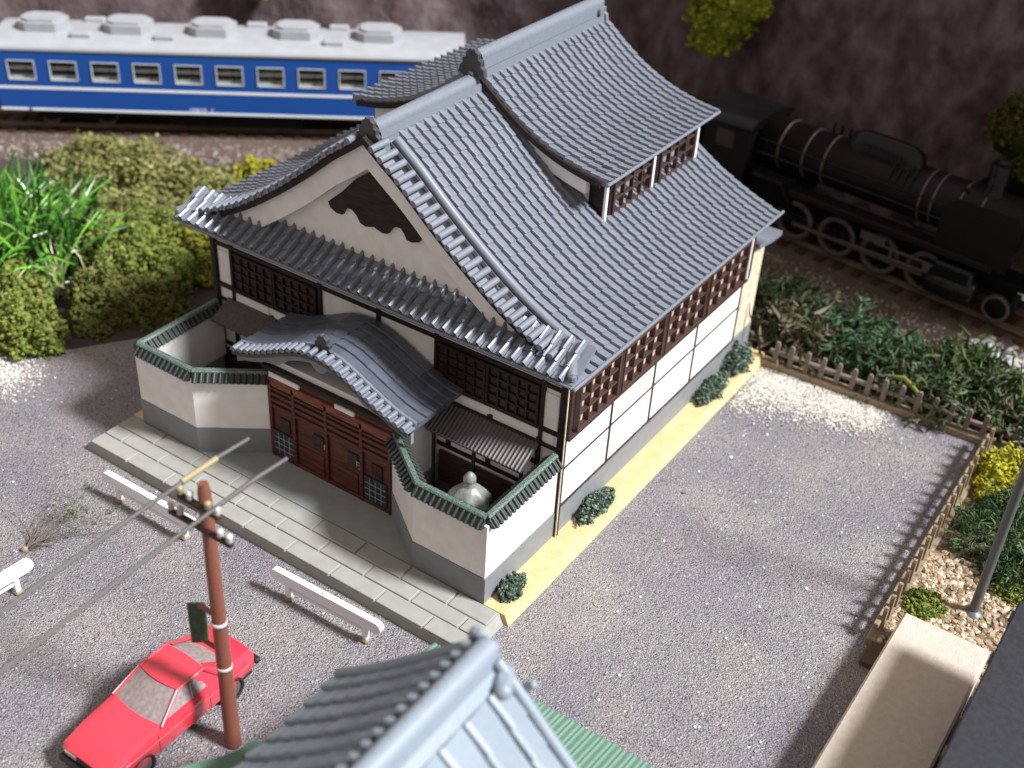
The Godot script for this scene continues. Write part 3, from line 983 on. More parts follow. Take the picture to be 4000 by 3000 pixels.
func garden(t: Node3D) -> void:
	for sx in [-1.0, 1.0]:
		var pts := [Vector3(sx * 5.54, 0, -4.25), Vector3(sx * 5.54, 0, -1.36), Vector3(sx * 3.5, 0, -1.36), Vector3(sx * 1.98, 0, -2.48)]
		var st := S()
		var bs := S()
		for i in 3:
			var a: Vector3 = pts[i]
			var b: Vector3 = pts[i + 1]
			var d := (b - a).normalized()
			var n := d.cross(Vector3.UP) * (1.0 if sx > 0 else -1.0)
			# outer face on the line, 0.2 thick inwards
			var inw := n if n.dot(Vector3(sx * 3.6, 0, -3.4) - a) > 0 else -n
			var k0 := 0.0 if i == 0 else 0.2 * (1.0 if i == 1 else 0.3)
			var k1 := 0.0 if i < 2 else 0.02
			var q := PackedVector2Array([Vector2(k0 * 0, 0), Vector2(a.distance_to(b) - k1, 0), Vector2(a.distance_to(b) - k1 - (0.2 if i == 0 else 0.07), 0.2), Vector2(0.2 if i == 1 else 0.07 if i == 2 else 0.0, 0.2)])
			prism(st, q, a + Vector3.UP * 0.78, d, inw, Vector3(0, 1.52, 0))
			var qb := PackedVector2Array([Vector2(-0.015, -0.012), Vector2(a.distance_to(b) + 0.005, -0.012), Vector2(a.distance_to(b) - 0.1, 0.21), Vector2(0.1, 0.21)])
			prism(bs, qb, a, d, inw, Vector3(0, 0.74, 0))
			wavy_band(bs, a - inw * 0.018, b - inw * 0.018, inw * 0.03, 0.775)
		var w := part("garden_wall", done(st), M.white, t)
		part("garden_wall_base", done(bs), M.base, w)
		st = S()
		var ts := S()
		var c := []
		for p in [Vector3(sx * 5.45, 0, -4.2), Vector3(sx * 5.45, 0, -1.45), Vector3(sx * 3.53, 0, -1.45), Vector3(sx * 2.02, 0, -2.56)]:
			c.append(p)
		for i in 3:
			coping(st, ts, c[i], c[i + 1], 2.3)
		var cap := part("wall_coping", done(ts), M.copper_dark, w)
		part("coping_ridge", done(st), M.copper, w)
		for i in 3:
			var a: Vector3 = c[i]
			var b: Vector3 = c[i + 1]
			var d := (b - a).normalized()
			var s := d.cross(Vector3.UP)
			var n := int(a.distance_to(b) / 0.155)
			for k in n:
				var P := a.lerp(b, (k + 0.5) / n) + Vector3.UP * 2.3
				for side in [-1.0, 1.0]:
					var rib := tube_mesh("rib", [Vector3(0.075, 0.165, 0), Vector3(0.16, 0.09, 0), Vector3(0.265, -0.02, 0)], 0.044)
					part("coping_tile", rib, M.copper_dark, cap, Transform3D(Basis(s * side, Vector3.UP, (s * side).cross(Vector3.UP)), P))
		# little lean-to roof over the garden window
		st = S()
		if sx > 0:
			var rows := [[], []]
			var under := [[], []]
			var n := 108
			for i in n + 1:
				var x := 2.1 + 2.85 * i / n
				var h := 0.022 * sin(TAU * i / 4.0 + 0.6)
				rows[0].append(Vector3(x, 2.56 + h, -4.3))
				rows[1].append(Vector3(x, 2.13 + h, -3.56))
				under[0].append(Vector3(x, 2.52 + h, -4.3))
				under[1].append(Vector3(x, 2.09 + h, -3.56))
			sheet(st, rows, Vector3(0, 1, 0.4), -1)
			sheet(st, under, Vector3(0, -1, -0.4), -1)
			sheet(st, [rows[1], under[1]], Vector3(0, 0, 1), -1)
			quad(st, rows[0][n], rows[1][n], under[1][n], under[0][n], Vector3(1, 0, 0))
			part("corrugated_roof", done(st), M.metal_roof, t)
			st = S()
			box(st, Vector3(3.5, 2.06, -3.64), Vector3(2.8, 0.1, 0.06), 0.01)
			for x in [2.3, 3.5, 4.86]:
				box(st, Vector3(x, 1.03, -3.7), Vector3(0.08, 2.06, 0.08), 0.01)
			part("veranda_frame", done(st), M.timber, t)
		else:
			prism(st, PackedVector2Array([Vector2(-4.3, 2.68), Vector2(-3.62, 2.3), Vector2(-3.62, 2.24), Vector2(-4.3, 2.6)]), Vector3(-5.1, 0, 0), Vector3(0, 0, 1), Vector3.UP, Vector3(1.75, 0, 0))
			part("lean_to_roof", done(st), M.brown_roof, t)
	for sx in [-1.0, 1.0]:
		var gs := S()
		prism(gs, PackedVector2Array([Vector2(sx * 5.42, 1.5), Vector2(sx * 3.55, 1.5), Vector2(sx * 2.05, 2.62), Vector2(sx * 2.05, 4.3), Vector2(sx * 5.42, 4.3)]), Vector3(0, -0.02, 0), Vector3.RIGHT, Vector3(0, 0, -1), Vector3(0, 0.05, 0))
		part("garden_soil", done(gs), M.soil, t)

var tube_cache := {}
func tube_mesh(key: String, path: Array, r: float) -> ArrayMesh:
	if not tube_cache.has(key):
		var st := S()
		tube(st, path, [r], 6)
		tube_cache[key] = done(st)
	return tube_cache[key]

func lantern() -> void:
	var t := thing("stone_lantern", "grey stone lantern with wavy round cap in the walled garden", "lantern", Vector3(3.93, 0.03, -2.95))
	var st := S()
	lathe(st, [Vector2(0.0, 0.0), Vector2(0.4, 0.0), Vector2(0.4, 0.12), Vector2(0.2, 0.2), Vector2(0.15, 0.5), Vector2(0.15, 0.7), Vector2(0.3, 0.78), Vector2(0.3, 0.86), Vector2(0.0, 0.86)], Vector3.ZERO, Vector3.UP, 12)
	part("pedestal", done(st), M.stone, t)
	part("fire_box", boxm(Vector3(0.36, 0.4, 0.36), 0.05, Vector3(0, 0.98, 0)), M.stone, t)
	st = S()
	var rings := [[0.0, 1.66], [0.16, 1.62], [0.3, 1.48], [0.43, 1.3], [0.53, 1.1], [0.53, 1.02], [0.3, 1.04], [0.0, 1.06]]
	var rows := []
	for r_ in rings:
		var row := []
		for k in 37:
			var a := TAU * k / 36.0
			var lobe := 1.0 + 0.13 * cos(a * 6.0) * smoothstep(0.2, 0.6, r_[0])
			row.append(Vector3(cos(a) * r_[0] * lobe, r_[1] + 0.05 * cos(a * 6.0) * smoothstep(0.3, 0.6, r_[0]), sin(a) * r_[0] * lobe))
		rows.append(row)
	for i in rows.size() - 1:
		st.set_smooth_group(1)
		for k in 36:
			var up: Vector3 = Vector3.UP if i < 4 else (rows[i][k] - Vector3(0, 1.3, 0)) if i == 4 else Vector3.DOWN
			quad(st, rows[i][k], rows[i][k + 1], rows[i + 1][k + 1], rows[i + 1][k], up)
	st.set_smooth_group(-1)
	part("cap", done(st), M.stone, t)
	st = S()
	lathe(st, [Vector2(0.0, 2.0), Vector2(0.07, 1.96), Vector2(0.15, 1.86), Vector2(0.16, 1.76), Vector2(0.11, 1.66), Vector2(0.17, 1.62), Vector2(0.0, 1.58)], Vector3.ZERO, Vector3.UP, 14)
	part("finial", done(st), M.stone, t)

# ------------------------------------------------------------------ plants
func blob(seed_: int) -> Array:
	var r := RandomNumberGenerator.new()
	r.seed = seed_
	var f := (1.0 + sqrt(5.0)) / 2.0
	var v := PackedVector3Array()
	for p in [Vector3(-1, f, 0), Vector3(1, f, 0), Vector3(-1, -f, 0), Vector3(1, -f, 0), Vector3(0, -1, f), Vector3(0, 1, f), Vector3(0, -1, -f), Vector3(0, 1, -f), Vector3(f, 0, -1), Vector3(f, 0, 1), Vector3(-f, 0, -1), Vector3(-f, 0, 1)]:
		v.append(p.normalized() * r.randf_range(0.55, 1.25))
	var i := PackedInt32Array([0, 5, 11, 0, 1, 5, 0, 7, 1, 0, 10, 7, 0, 11, 10, 1, 9, 5, 5, 4, 11, 11, 2, 10, 10, 6, 7, 7, 8, 1, 3, 4, 9, 3, 2, 4, 3, 6, 2, 3, 8, 6, 3, 9, 8, 4, 5, 9, 2, 11, 4, 6, 10, 2, 8, 7, 6, 9, 1, 8])
	return [v, i]

# a bent sprig of thin three-sided twigs
func sprig(seed_: int, thick := 0.075) -> Array:
	var r := RandomNumberGenerator.new()
	r.seed = seed_
	var v := PackedVector3Array()
	var idx := PackedInt32Array()
	var limbs := [[Vector3.ZERO, Vector3(0, 1, 0), 1.0, 1.0]]
	for k in 3:
		limbs.append([Vector3(0, r.randf_range(0.3, 0.8), 0), Vector3(r.randf_range(-1, 1), r.randf_range(0.0, 0.8), r.randf_range(-1, 1)).normalized(), r.randf_range(0.35, 0.6), 0.7])
	for l in limbs:
		var p: Vector3 = l[0]
		var d: Vector3 = l[1]
		var base := v.size()
		for j in 4:
			var s := (Vector3.UP if absf(d.y) < 0.8 else Vector3.RIGHT).cross(d).normalized()
			var u := d.cross(s)
			var w: float = thick * l[3] * (1.0 - 0.22 * j)
			for q in 3:
				var a := TAU * q / 3.0
				v.append(p + (s * cos(a) + u * sin(a)) * w)
			p += d * l[2] / 3.0
			d = (d + Vector3(r.randf_range(-1, 1), r.randf_range(-0.8, 0.5), r.randf_range(-1, 1)) * 0.95).normalized()
		for j in 3:
			for q in 3:
				var a0 := base + j * 3 + q
				var a1 := base + j * 3 + (q + 1) % 3
				idx.append_array([a0, a1, a1 + 3, a0, a1 + 3, a0 + 3])
	return [v, idx]

func leaf_blade(bend: float) -> Array:
	var v := PackedVector3Array()
	var idx := PackedInt32Array()
	var p := Vector3.ZERO
	var a := 0.1
	for j in 5:
		var w := 0.028 * (1.0 - pow(j / 4.0, 2.0)) + 0.003
		v.append(p + Vector3(0, 0, -w))
		v.append(p + Vector3(sin(a) * -0.012, 0.012, 0))
		v.append(p + Vector3(0, 0, w))
		p += Vector3(sin(a), cos(a), 0) * 0.25
		a += bend / 4.0
	for j in 4:
		for q in 2:
			var b := j * 3 + q
			idx.append_array([b, b + 1, b + 4, b, b + 4, b + 3])
	return [v, idx]

var blobs := []
var sprigs := []
var blades := []

func pick(cols: Array) -> Color:
	var c: Color = cols[rng.randi() % cols.size()]
	var d: Color = cols[rng.randi() % cols.size()]
	var m := c.lerp(d, rng.randf()) * rng.randf_range(0.75, 1.25)
	m.a = 1.0
	return m

# lumps: ellipsoids (centre, radii) whose shells carry the clumps
func foam(heap: Heap, lumps: Array, cols: Array, n: int, r0: float, r1: float) -> void:
	var total := 0.0
	for l in lumps:
		total += pow(l[1].x * l[1].y * l[1].z, 0.667)
	for l in lumps:
		var m := int(n * 5.0 * pow(l[1].x * l[1].y * l[1].z, 0.667) / total)
		var ph := Vector3(rng.randf() * 6, rng.randf() * 6, rng.randf() * 6)
		for k in m:
			var d := Vector3(rng.randfn(), absf(rng.randfn()) * 0.9 - 0.12, rng.randfn()).normalized()
			var lobes := sin(d.x * 7.0 + ph.x) * sin(d.z * 6.0 + ph.y) + 0.7 * sin(d.y * 11.0 + ph.z + d.x * 8.0) * sin(d.z * 9.0 + ph.x)
			if lobes < -0.62 and rng.randf() < 0.8:
				continue
			var wob := 1.0 + 0.2 * lobes
			var depth := 1.0 - 0.3 * pow(rng.randf(), 2.0)
			var p: Vector3 = l[0] + d * l[1] * wob * depth
			var s := rng.randf_range(r0, r1) * 0.5 * (0.6 + 0.6 * rng.randf())
			var t: Array = blobs[rng.randi() % blobs.size()]
			heap.put(t[0], t[1], Transform3D(Basis(Quaternion(Vector3(rng.randfn(), rng.randfn(), rng.randfn()).normalized(), rng.randf() * 6.0)).scaled(Vector3(s, s * rng.randf_range(0.6, 1.1), s)), p), pick(cols))

func twiggy(heap: Heap, lumps: Array, cols: Array, n: int, len0: float, len1: float, tangle := 1.0) -> void:
	for l in lumps:
		for k in int(n / float(lumps.size())):
			var d := Vector3(rng.randfn(), absf(rng.randfn()) * 0.9 - 0.1, rng.randfn()).normalized()
			var p: Vector3 = l[0] + d * l[1] * rng.randf_range(0.45, 0.95)
			var up := (d + Vector3(rng.randfn(), rng.randfn() * 0.7, rng.randfn()) * tangle).normalized()
			var s := rng.randf_range(len0, len1)
			var t: Array = sprigs[rng.randi() % sprigs.size()]
			heap.put(t[0], t[1], Transform3D(Basis(Quaternion(Vector3.UP, up)).rotated(up, rng.randf() * 6.0).scaled(Vector3.ONE * s), p), pick(cols))

func bush(called: String, label: String, category: String, at: Vector3, lumps: Array, cols: Array, n: int, r0: float, r1: float, group := "") -> Node3D:
	var t := thing(called, label, category, at, 0.0, group)
	var heap := Heap.new()
	foam(heap, lumps, cols, n, r0, r1)
	part("foliage", heap.mesh(), M.leaf, t)
	var st := S()
	for l in lumps:
		var prof := []
		for k in 7:
			var a := -0.5 + (PI / 2 + 0.5) * k / 6.0
			prof.append(Vector2(cos(a), sin(a)))
		prof[6] = Vector2(0, 1)
		var one := S()
		lathe(one, prof, Vector3.ZERO, Vector3.UP, 12)
		st.append_from(done(one), 0, Transform3D(Basis.from_scale(l[1] * 0.78), l[0]))
	part("core", st.commit(), mat(cols[0].lerp(cols[-1], 0.4), 0.9, 0.2), t)
	return t

func prepare_plants() -> void:
	for k in 6:
		blobs.append(blob(100 + k))
		sprigs.append(sprig(200 + k))
	for k in 5:
		blades.append(leaf_blade(0.2 + 0.45 * k))

func plants() -> void:
	var olive := [Color(0.115, 0.12, 0.03), Color(0.19, 0.185, 0.06), Color(0.27, 0.25, 0.1), Color(0.09, 0.1, 0.03)]
	var yellow := [Color(0.22, 0.2, 0.02), Color(0.32, 0.28, 0.03), Color(0.16, 0.16, 0.02)]
	var green := [Color(0.1, 0.14, 0.025), Color(0.16, 0.19, 0.035), Color(0.075, 0.1, 0.02), Color(0.2, 0.21, 0.05)]
	var V := func(a: float, b: float, c: float) -> Vector3: return Vector3(a, b, c)
	# left bank
	var g := "moss shrubs on the bank left of the bathhouse"
	var t := bush("moss_shrub", "broad olive moss mound in front of the coach rails", "shrub", V.call(-16.2, -0.3, -10.2), [[V.call(0, 0.2, 0), V.call(2.7, 1.75, 2.2)], [V.call(2.3, 0.1, -1.0), V.call(2.0, 1.35, 1.7)], [V.call(1.9, 0.0, 1.5), V.call(1.8, 1.3, 1.6)], [V.call(-2.2, 0.0, -0.6), V.call(1.9, 1.3, 1.6)]], olive, 2300, 0.1, 0.22, g)
	var heap := Heap.new()
	twiggy(heap, [[Vector3(0, 0.3, 0), Vector3(2.8, 1.75, 2.3)], [Vector3(2.2, 0.1, -0.9), Vector3(2.1, 1.4, 1.8)], [Vector3(1.9, 0, 1.5), Vector3(1.9, 1.35, 1.7)]], [Color(0.3, 0.27, 0.11), Color(0.2, 0.2, 0.07), Color(0.4, 0.36, 0.19)], 1500, 0.25, 0.5, 1.3)
	part("lichen", heap.mesh(), M.leaf, t)
	bush("moss_shrub", "small bright yellow moss clump at the left eave corner of the bathhouse, nearest the rails", "shrub", V.call(-12.9, -0.3, -13.4), [[V.call(0, 0.3, 0), V.call(1.2, 1.0, 0.9)], [V.call(1.5, 0.3, -1.1), V.call(1.1, 1.1, 0.9)]], yellow, 700, 0.1, 0.2, g)
	bush("moss_shrub", "yellow-green moss shrub half hidden by the left eave tip of the bathhouse", "shrub", V.call(-10.6, -0.3, -8.7), [[V.call(0, 0.2, 0), V.call(1.6, 1.35, 1.3)], [V.call(1.5, 0.0, -0.5), V.call(1.3, 1.1, 1.2)]], yellow + green, 1000, 0.1, 0.2, g)
	bush("moss_shrub", "mid green moss shrub between the tall grass and the yellow-green shrub", "shrub", V.call(-12.2, -0.3, -6.8), [[V.call(0, 0.2, 0), V.call(1.7, 1.35, 1.4)], [V.call(1.2, 0.1, -0.5), V.call(1.3, 1.15, 1.2)], [V.call(-0.6, 0.1, -1.5), V.call(1.5, 1.3, 1.2)]], green, 1400, 0.09, 0.2, g)
	bush("moss_shrub", "round moss shrub in front of the tall grass at the left picture edge", "shrub", V.call(-11.5, -0.3, -2.2), [[V.call(0, 0.1, 0), V.call(1.35, 1.2, 1.0)], [V.call(-1.3, 0.1, 0.5), V.call(1.2, 1.1, 1.0)], [V.call(-1.6, 0.2, -0.8), V.call(1.2, 1.2, 1.0)]], green, 1300, 0.08, 0.18, g)
	bush("moss_shrub", "dark green moss shrub on the brown soil beside the left bathhouse wall", "shrub", V.call(-11.0, -0.3, -4.9), [[V.call(0, 0.1, 0), V.call(1.4, 1.15, 1.1)], [V.call(1.1, 0.0, -0.6), V.call(1.2, 0.95, 1.0)], [V.call(0.3, 0, 0.8), V.call(0.9, 0.7, 0.8)]], [Color(0.075, 0.1, 0.02), Color(0.12, 0.13, 0.03), Color(0.09, 0.075, 0.025)], 1200, 0.08, 0.18, g)
	# tall grass
	t = thing("grass_clump", "clump of tall glossy bright green grass at the left edge", "grass", Vector3(-15.2, -0.3, -4.6))
	heap = Heap.new()
	var cols := [Color(0.03, 0.12, 0.015), Color(0.07, 0.24, 0.02), Color(0.16, 0.36, 0.04), Color(0.015, 0.055, 0.012), Color(0.12, 0.2, 0.05)]
	for k in 1200:
		var b: Array = blades[rng.randi() % 5]
		var s := rng.randf_range(1.1, 3.3)
		var p := Vector3(rng.randfn() * 0.85, 0.1, rng.randfn() * 1.0)
		heap.put(b[0], b[1], Transform3D(Basis(Vector3.UP, rng.randf() * TAU).rotated(Vector3(rng.randfn(), 0, rng.randfn()).normalized(), rng.randf_range(0.0, 0.55)).scaled(Vector3(s, s, 1.0 + s * 0.75)), p), pick(cols))
	part("blades", heap.mesh(), M.leaf_shiny, t).set_meta("kind", "stuff")
	heap = Heap.new()
	for k in 800:
		var b: Array = blades[3 + rng.randi() % 2]
		var s := rng.randf_range(0.5, 1.3)
		heap.put(b[0], b[1], Transform3D(Basis(Vector3.UP, rng.randf() * TAU).rotated(Vector3.RIGHT, rng.randf_range(-0.9, 0.9)).scaled(Vector3(s, s, s * 0.9)), Vector3(rng.randfn() * 1.3, rng.randf_range(0.1, 0.8), rng.randfn() * 1.4)), pick([Color(0.42, 0.38, 0.2), Color(0.3, 0.3, 0.13), Color(0.5, 0.46, 0.3)]))
	part("dry_grass", heap.mesh(), M.leaf_shiny, t).set_meta("kind", "stuff")
	var st := S()
	lathe(st, [Vector2(2.0, -0.1), Vector2(1.6, 0.3), Vector2(0.9, 0.55), Vector2(0.0, 0.6)], Vector3.ZERO, Vector3.UP, 14)
	part("root_mound", done(st), mat(Color(0.03, 0.045, 0.015), 0.9, 0.2), t)
	# hedge behind the picket fence
	g = "tangled lichen shrubs behind the back fence"
	var lichen := [Color(0.03, 0.05, 0.018), Color(0.055, 0.08, 0.03), Color(0.085, 0.11, 0.045), Color(0.045, 0.075, 0.04), Color(0.12, 0.115, 0.07)]
	var brown := [Color(0.1, 0.085, 0.05), Color(0.06, 0.05, 0.03), Color(0.2, 0.17, 0.12), Color(0.045, 0.06, 0.02)]
	var spots := [
		["dark brown twiggy shrub at the fence end beside the bathhouse annex", Vector3(6.7, -0.2, -16.3), Vector3(1.1, 1.35, 1.0), brown, 420],
		["loose green shrub close to the grey annex roof tip", Vector3(5.9, -0.2, -17.6), Vector3(1.2, 1.2, 0.9), lichen, 380],
		["brightest bluish green tangled shrub behind the middle of the back fence", Vector3(8.6, -0.2, -16.9), Vector3(1.5, 1.5, 1.2), [Color(0.04, 0.08, 0.035), Color(0.06, 0.115, 0.06), Color(0.095, 0.14, 0.075)], 620],
		["green shrub hanging over the back fence with a curled yellow twig", Vector3(10.5, -0.2, -16.3), Vector3(1.5, 1.15, 1.2), lichen, 620],
		["low dense dark green shrub beside the pale trackside stones", Vector3(11.9, -0.2, -17.6), Vector3(1.5, 0.95, 1.1), [Color(0.028, 0.05, 0.016), Color(0.05, 0.08, 0.026), Color(0.085, 0.11, 0.04)], 620],
		["shrub behind the fence corner at the right picture edge", Vector3(13.2, -0.2, -16.5), Vector3(1.3, 0.9, 1.0), lichen, 420]]
	for s in spots:
		t = thing("lichen_shrub", s[0], "shrub", s[1], 0.0, g)
		heap = Heap.new()
		var r: Vector3 = s[2]
		twiggy(heap, [[Vector3.ZERO, r], [Vector3(r.x * 0.5, 0, 0.3), r * 0.75], [Vector3(-r.x * 0.5, 0, -0.2), r * 0.8]], s[3], int(s[4] * 0.55), 0.5, 1.15, 1.3)
		part("foliage", heap.mesh(), M.leaf, t)
		heap = Heap.new()
		foam(heap, [[Vector3.ZERO, r * 0.7]], s[3], 420, 0.03, 0.08)
		part("inner_leaves", heap.mesh(), M.leaf, t)
		if s[1].x == 10.5:
			st = S()
			tube(st, [Vector3(-0.7, 0.75, 0.9), Vector3(-0.2, 0.95, 1.0), Vector3(0.3, 0.75, 1.15), Vector3(0.55, 0.3, 1.25)], [0.06, 0.075, 0.06, 0.03], 5)
			part("curled_twig", done(st), mat(Color(0.2, 0.2, 0.05), 0.7, 0.3), t)
	# bed on the right
	bush("moss_shrub", "vivid yellow moss clump inside the corner of the picket fences", "shrub", Vector3(13.75, -0.15, -13.6), [[Vector3(0, 0.1, 0), Vector3(0.7, 0.75, 0.8)], [Vector3(0.8, 0.2, -0.5), Vector3(0.7, 0.8, 0.7)], [Vector3(0.1, 0, 0.9), Vector3(0.5, 0.5, 0.5)]], [Color(0.42, 0.37, 0.02), Color(0.3, 0.28, 0.02), Color(0.22, 0.24, 0.03)], 600, 0.07, 0.15)
	t = thing("fern_plant", "dark green feathery plant beside the grey pole, inside the right fence", "plant", Vector3(14.4, -0.15, -10.9))
	heap = Heap.new()
	twiggy(heap, [[Vector3(0, 0, 0), Vector3(1.1, 1.0, 1.5)], [Vector3(0.8, 0, 0.9), Vector3(0.9, 0.8, 0.9)], [Vector3(0.2, 0, -1.3), Vector3(0.9, 0.9, 0.9)]], [Color(0.02, 0.05, 0.018), Color(0.04, 0.085, 0.03), Color(0.09, 0.14, 0.06)], 1000, 0.22, 0.5, 0.8)
	part("foliage", heap.mesh(), M.leaf, t)
	# small moss tufts on the gravel bed
	for p in [[Vector3(13.75, -0.12, -7.6), "small olive tuft on brown pebbles next to the fence end"], [Vector3(15.3, -0.12, -9.4), "small light green tuft on brown pebbles behind the grey pole"]]:
		bush("moss_tuft", p[1], "plant", p[0], [[Vector3.ZERO, Vector3(0.5, 0.28, 0.55)]], green, 160, 0.05, 0.11)
	# clipped shrubs on the sand strip
	var bg := "dark green shrubs on the yellow strip along the bathhouse wall"
	var dk := [Color(0.03, 0.05, 0.035), Color(0.075, 0.105, 0.075), Color(0.2, 0.25, 0.19), Color(0.04, 0.06, 0.04)]
	for p in [[Vector3(5.82, 0.0, -2.1), Vector3(0.24, 0.3, 0.42), "small dark shrub on the yellow strip nearest the paving"], [Vector3(5.84, 0.0, -5.75), Vector3(0.26, 0.34, 0.75), "dark shrub on the yellow strip beside the middle of the side wall"], [Vector3(5.86, 0.0, -12.2), Vector3(0.27, 0.4, 0.85), "long low shrub on the yellow strip, second from the picket fence"], [Vector3(5.8, 0.0, -13.9), Vector3(0.38, 0.62, 0.7), "tallest dark shrub on the yellow strip, next to the picket fence"]]:
		bush("clipped_shrub", p[2], "shrub", p[0], [[Vector3(0, 0.05, 0), p[1]]], dk, 230, 0.045, 0.1, bg)
	# twig plant in front on the gravel
	t = thing("twig_plant", "sparse dry twig plant with few green leaves on the gravel at left", "plant", Vector3(-4.2, GROUND, 3.55))
	st = S()
	var tips := []
	for k in 26:
		var a := Vector3(0.02 * rng.randfn(), 0, 0.02 * rng.randfn())
		var d := Vector3(rng.randf_range(-0.5, 0.6), rng.randf_range(0.08, 0.5), rng.randf_range(-1.5, -0.25))
		var path := [a]
		for j in 4:
			a += d * 0.34
			d += Vector3(rng.randfn(), rng.randfn() * 0.5 - 0.25, rng.randfn()) * 0.32
			path.append(a)
			if j > 0 and rng.randf() < 0.7:
				tips.append(a)
		tube(st, path, [0.016, 0.013, 0.01, 0.008, 0.005], 4, false)
	part("stem", done(st), mat(Color(0.12, 0.095, 0.075), 0.8, 0.3), t)
	heap = Heap.new()
	for p in tips:
		if p.z < -1.1 or rng.randf() < 0.08:
			for k in 9:
				var b: Array = blobs[rng.randi() % 6]
				var s := rng.randf_range(0.018, 0.042)
				heap.put(b[0], b[1], Transform3D(Basis.from_scale(Vector3(s, s * 0.6, s)), p + Vector3(rng.randfn(), rng.randfn(), rng.randfn()) * 0.09), pick([Color(0.07, 0.12, 0.03), Color(0.13, 0.18, 0.06), Color(0.05, 0.07, 0.03)]))
	part("leaves", heap.mesh(), M.leaf, t)
	part("root", boxm(Vector3(0.16, 0.16, 0.16), 0.05, Vector3(0, 0.05, 0)), M.fence_tan, t)
	# thin bare twig by the annex corner
	t = thing("bare_twig", "thin dark bare twig leaning on the cream annex corner", "twig", Vector3(6.15, -0.2, -14.95))
	st = S()
	tube(st, [Vector3(0.0, 0, 0.0), Vector3(-0.25, 1.0, 0.1), Vector3(-0.2, 1.5, 0.1), Vector3(0.2, 2.5, 0.05)], [0.05, 0.035, 0.03, 0.015], 5)
	tube(st, [Vector3(-0.25, 1.0, 0.1), Vector3(-0.55, 1.5, 0.2), Vector3(-0.6, 1.9, 0.25)], [0.03, 0.02, 0.012], 5)
	tube(st, [Vector3(-0.2, 1.5, 0.1), Vector3(-0.5, 1.75, 0.2)], [0.02, 0.012], 5)
	part("stem", done(st), mat(Color(0.02, 0.018, 0.012), 0.7, 0.3), t)
	# moss on the rock wall
	var rg := "moss cushions growing on the rock wall"
	bush("wall_moss", "bright yellow-green moss cushion on the dark rock above the locomotive cab", "moss", Vector3(-2.2, 5.1, -27.3), [[Vector3(0, 0, 0), Vector3(1.3, 1.2, 0.8)], [Vector3(-0.9, 0.9, 0), Vector3(1.2, 0.9, 0.7)], [Vector3(0.8, 0.8, 0), Vector3(1.1, 1.0, 0.7)], [Vector3(-0.2, -0.9, 0.2), Vector3(0.9, 0.7, 0.6)]], [Color(0.2, 0.23, 0.02), Color(0.3, 0.32, 0.03), Color(0.12, 0.15, 0.02)], 1000, 0.1, 0.22, rg)
	bush("wall_moss", "moss cushion at the top edge above the third roof unit of the coach", "moss", Vector3(-18.8, 4.5, -19.6), [[Vector3(0, 0, 0), Vector3(0.9, 1.0, 0.6)], [Vector3(-0.5, 0.7, 0), Vector3(0.9, 0.8, 0.6)]], [Color(0.16, 0.19, 0.02), Color(0.24, 0.26, 0.03), Color(0.1, 0.12, 0.02)], 450, 0.1, 0.22, rg)
	bush("wall_moss", "dark olive moss patch in shade at the right picture edge above the chimney", "moss", Vector3(9.6, 4.3, -25.9), [[Vector3(0, 0, 0), Vector3(1.1, 1.5, 0.5)], [Vector3(0.6, -1.2, 0), Vector3(0.9, 1.0, 0.5)]], [Color(0.04, 0.05, 0.01), Color(0.09, 0.085, 0.015), Color(0.03, 0.035, 0.01)], 600, 0.1, 0.2, rg)

# ------------------------------------------------------------------ trackside
func heap_of_stones(n: int, cols: Array, r0: float, r1: float, place: Callable) -> ArrayMesh:
	var heap := Heap.new()
	for k in n:
		var s := rng.randf_range(r0, r1)
		var b: Array = blobs[rng.randi() % 6]
		heap.put(b[0], b[1], Transform3D(Basis(Vector3(rng.randfn(), rng.randfn(), rng.randfn()).normalized(), rng.randf() * 6.0).scaled(Vector3(s, s * 0.7, s)), place.call()), pick(cols))
	return heap.mesh()

var track_pts := []

func track_path() -> Array:
	# straight along the coach, a bend, straight along the locomotive
	var A := Vector3(-36.07, 0, -2.58)
	var B := Vector3(-11.9, 0, -21.04)
	var X := Vector3(-7.53, 0, -24.37)
	var D := Vector3(-2.05, 0, -23.67)
	var E := Vector3(22, 0, -20.55)
	var out := []
	for i in 40:
		out.append(A.lerp(B, i / 40.0))
	for i in 16:
		var s := i / 16.0
		out.append(B.lerp(X, s).lerp(X.lerp(D, s), s))
	for i in 31:
		out.append(D.lerp(E, i / 30.0))
	return out

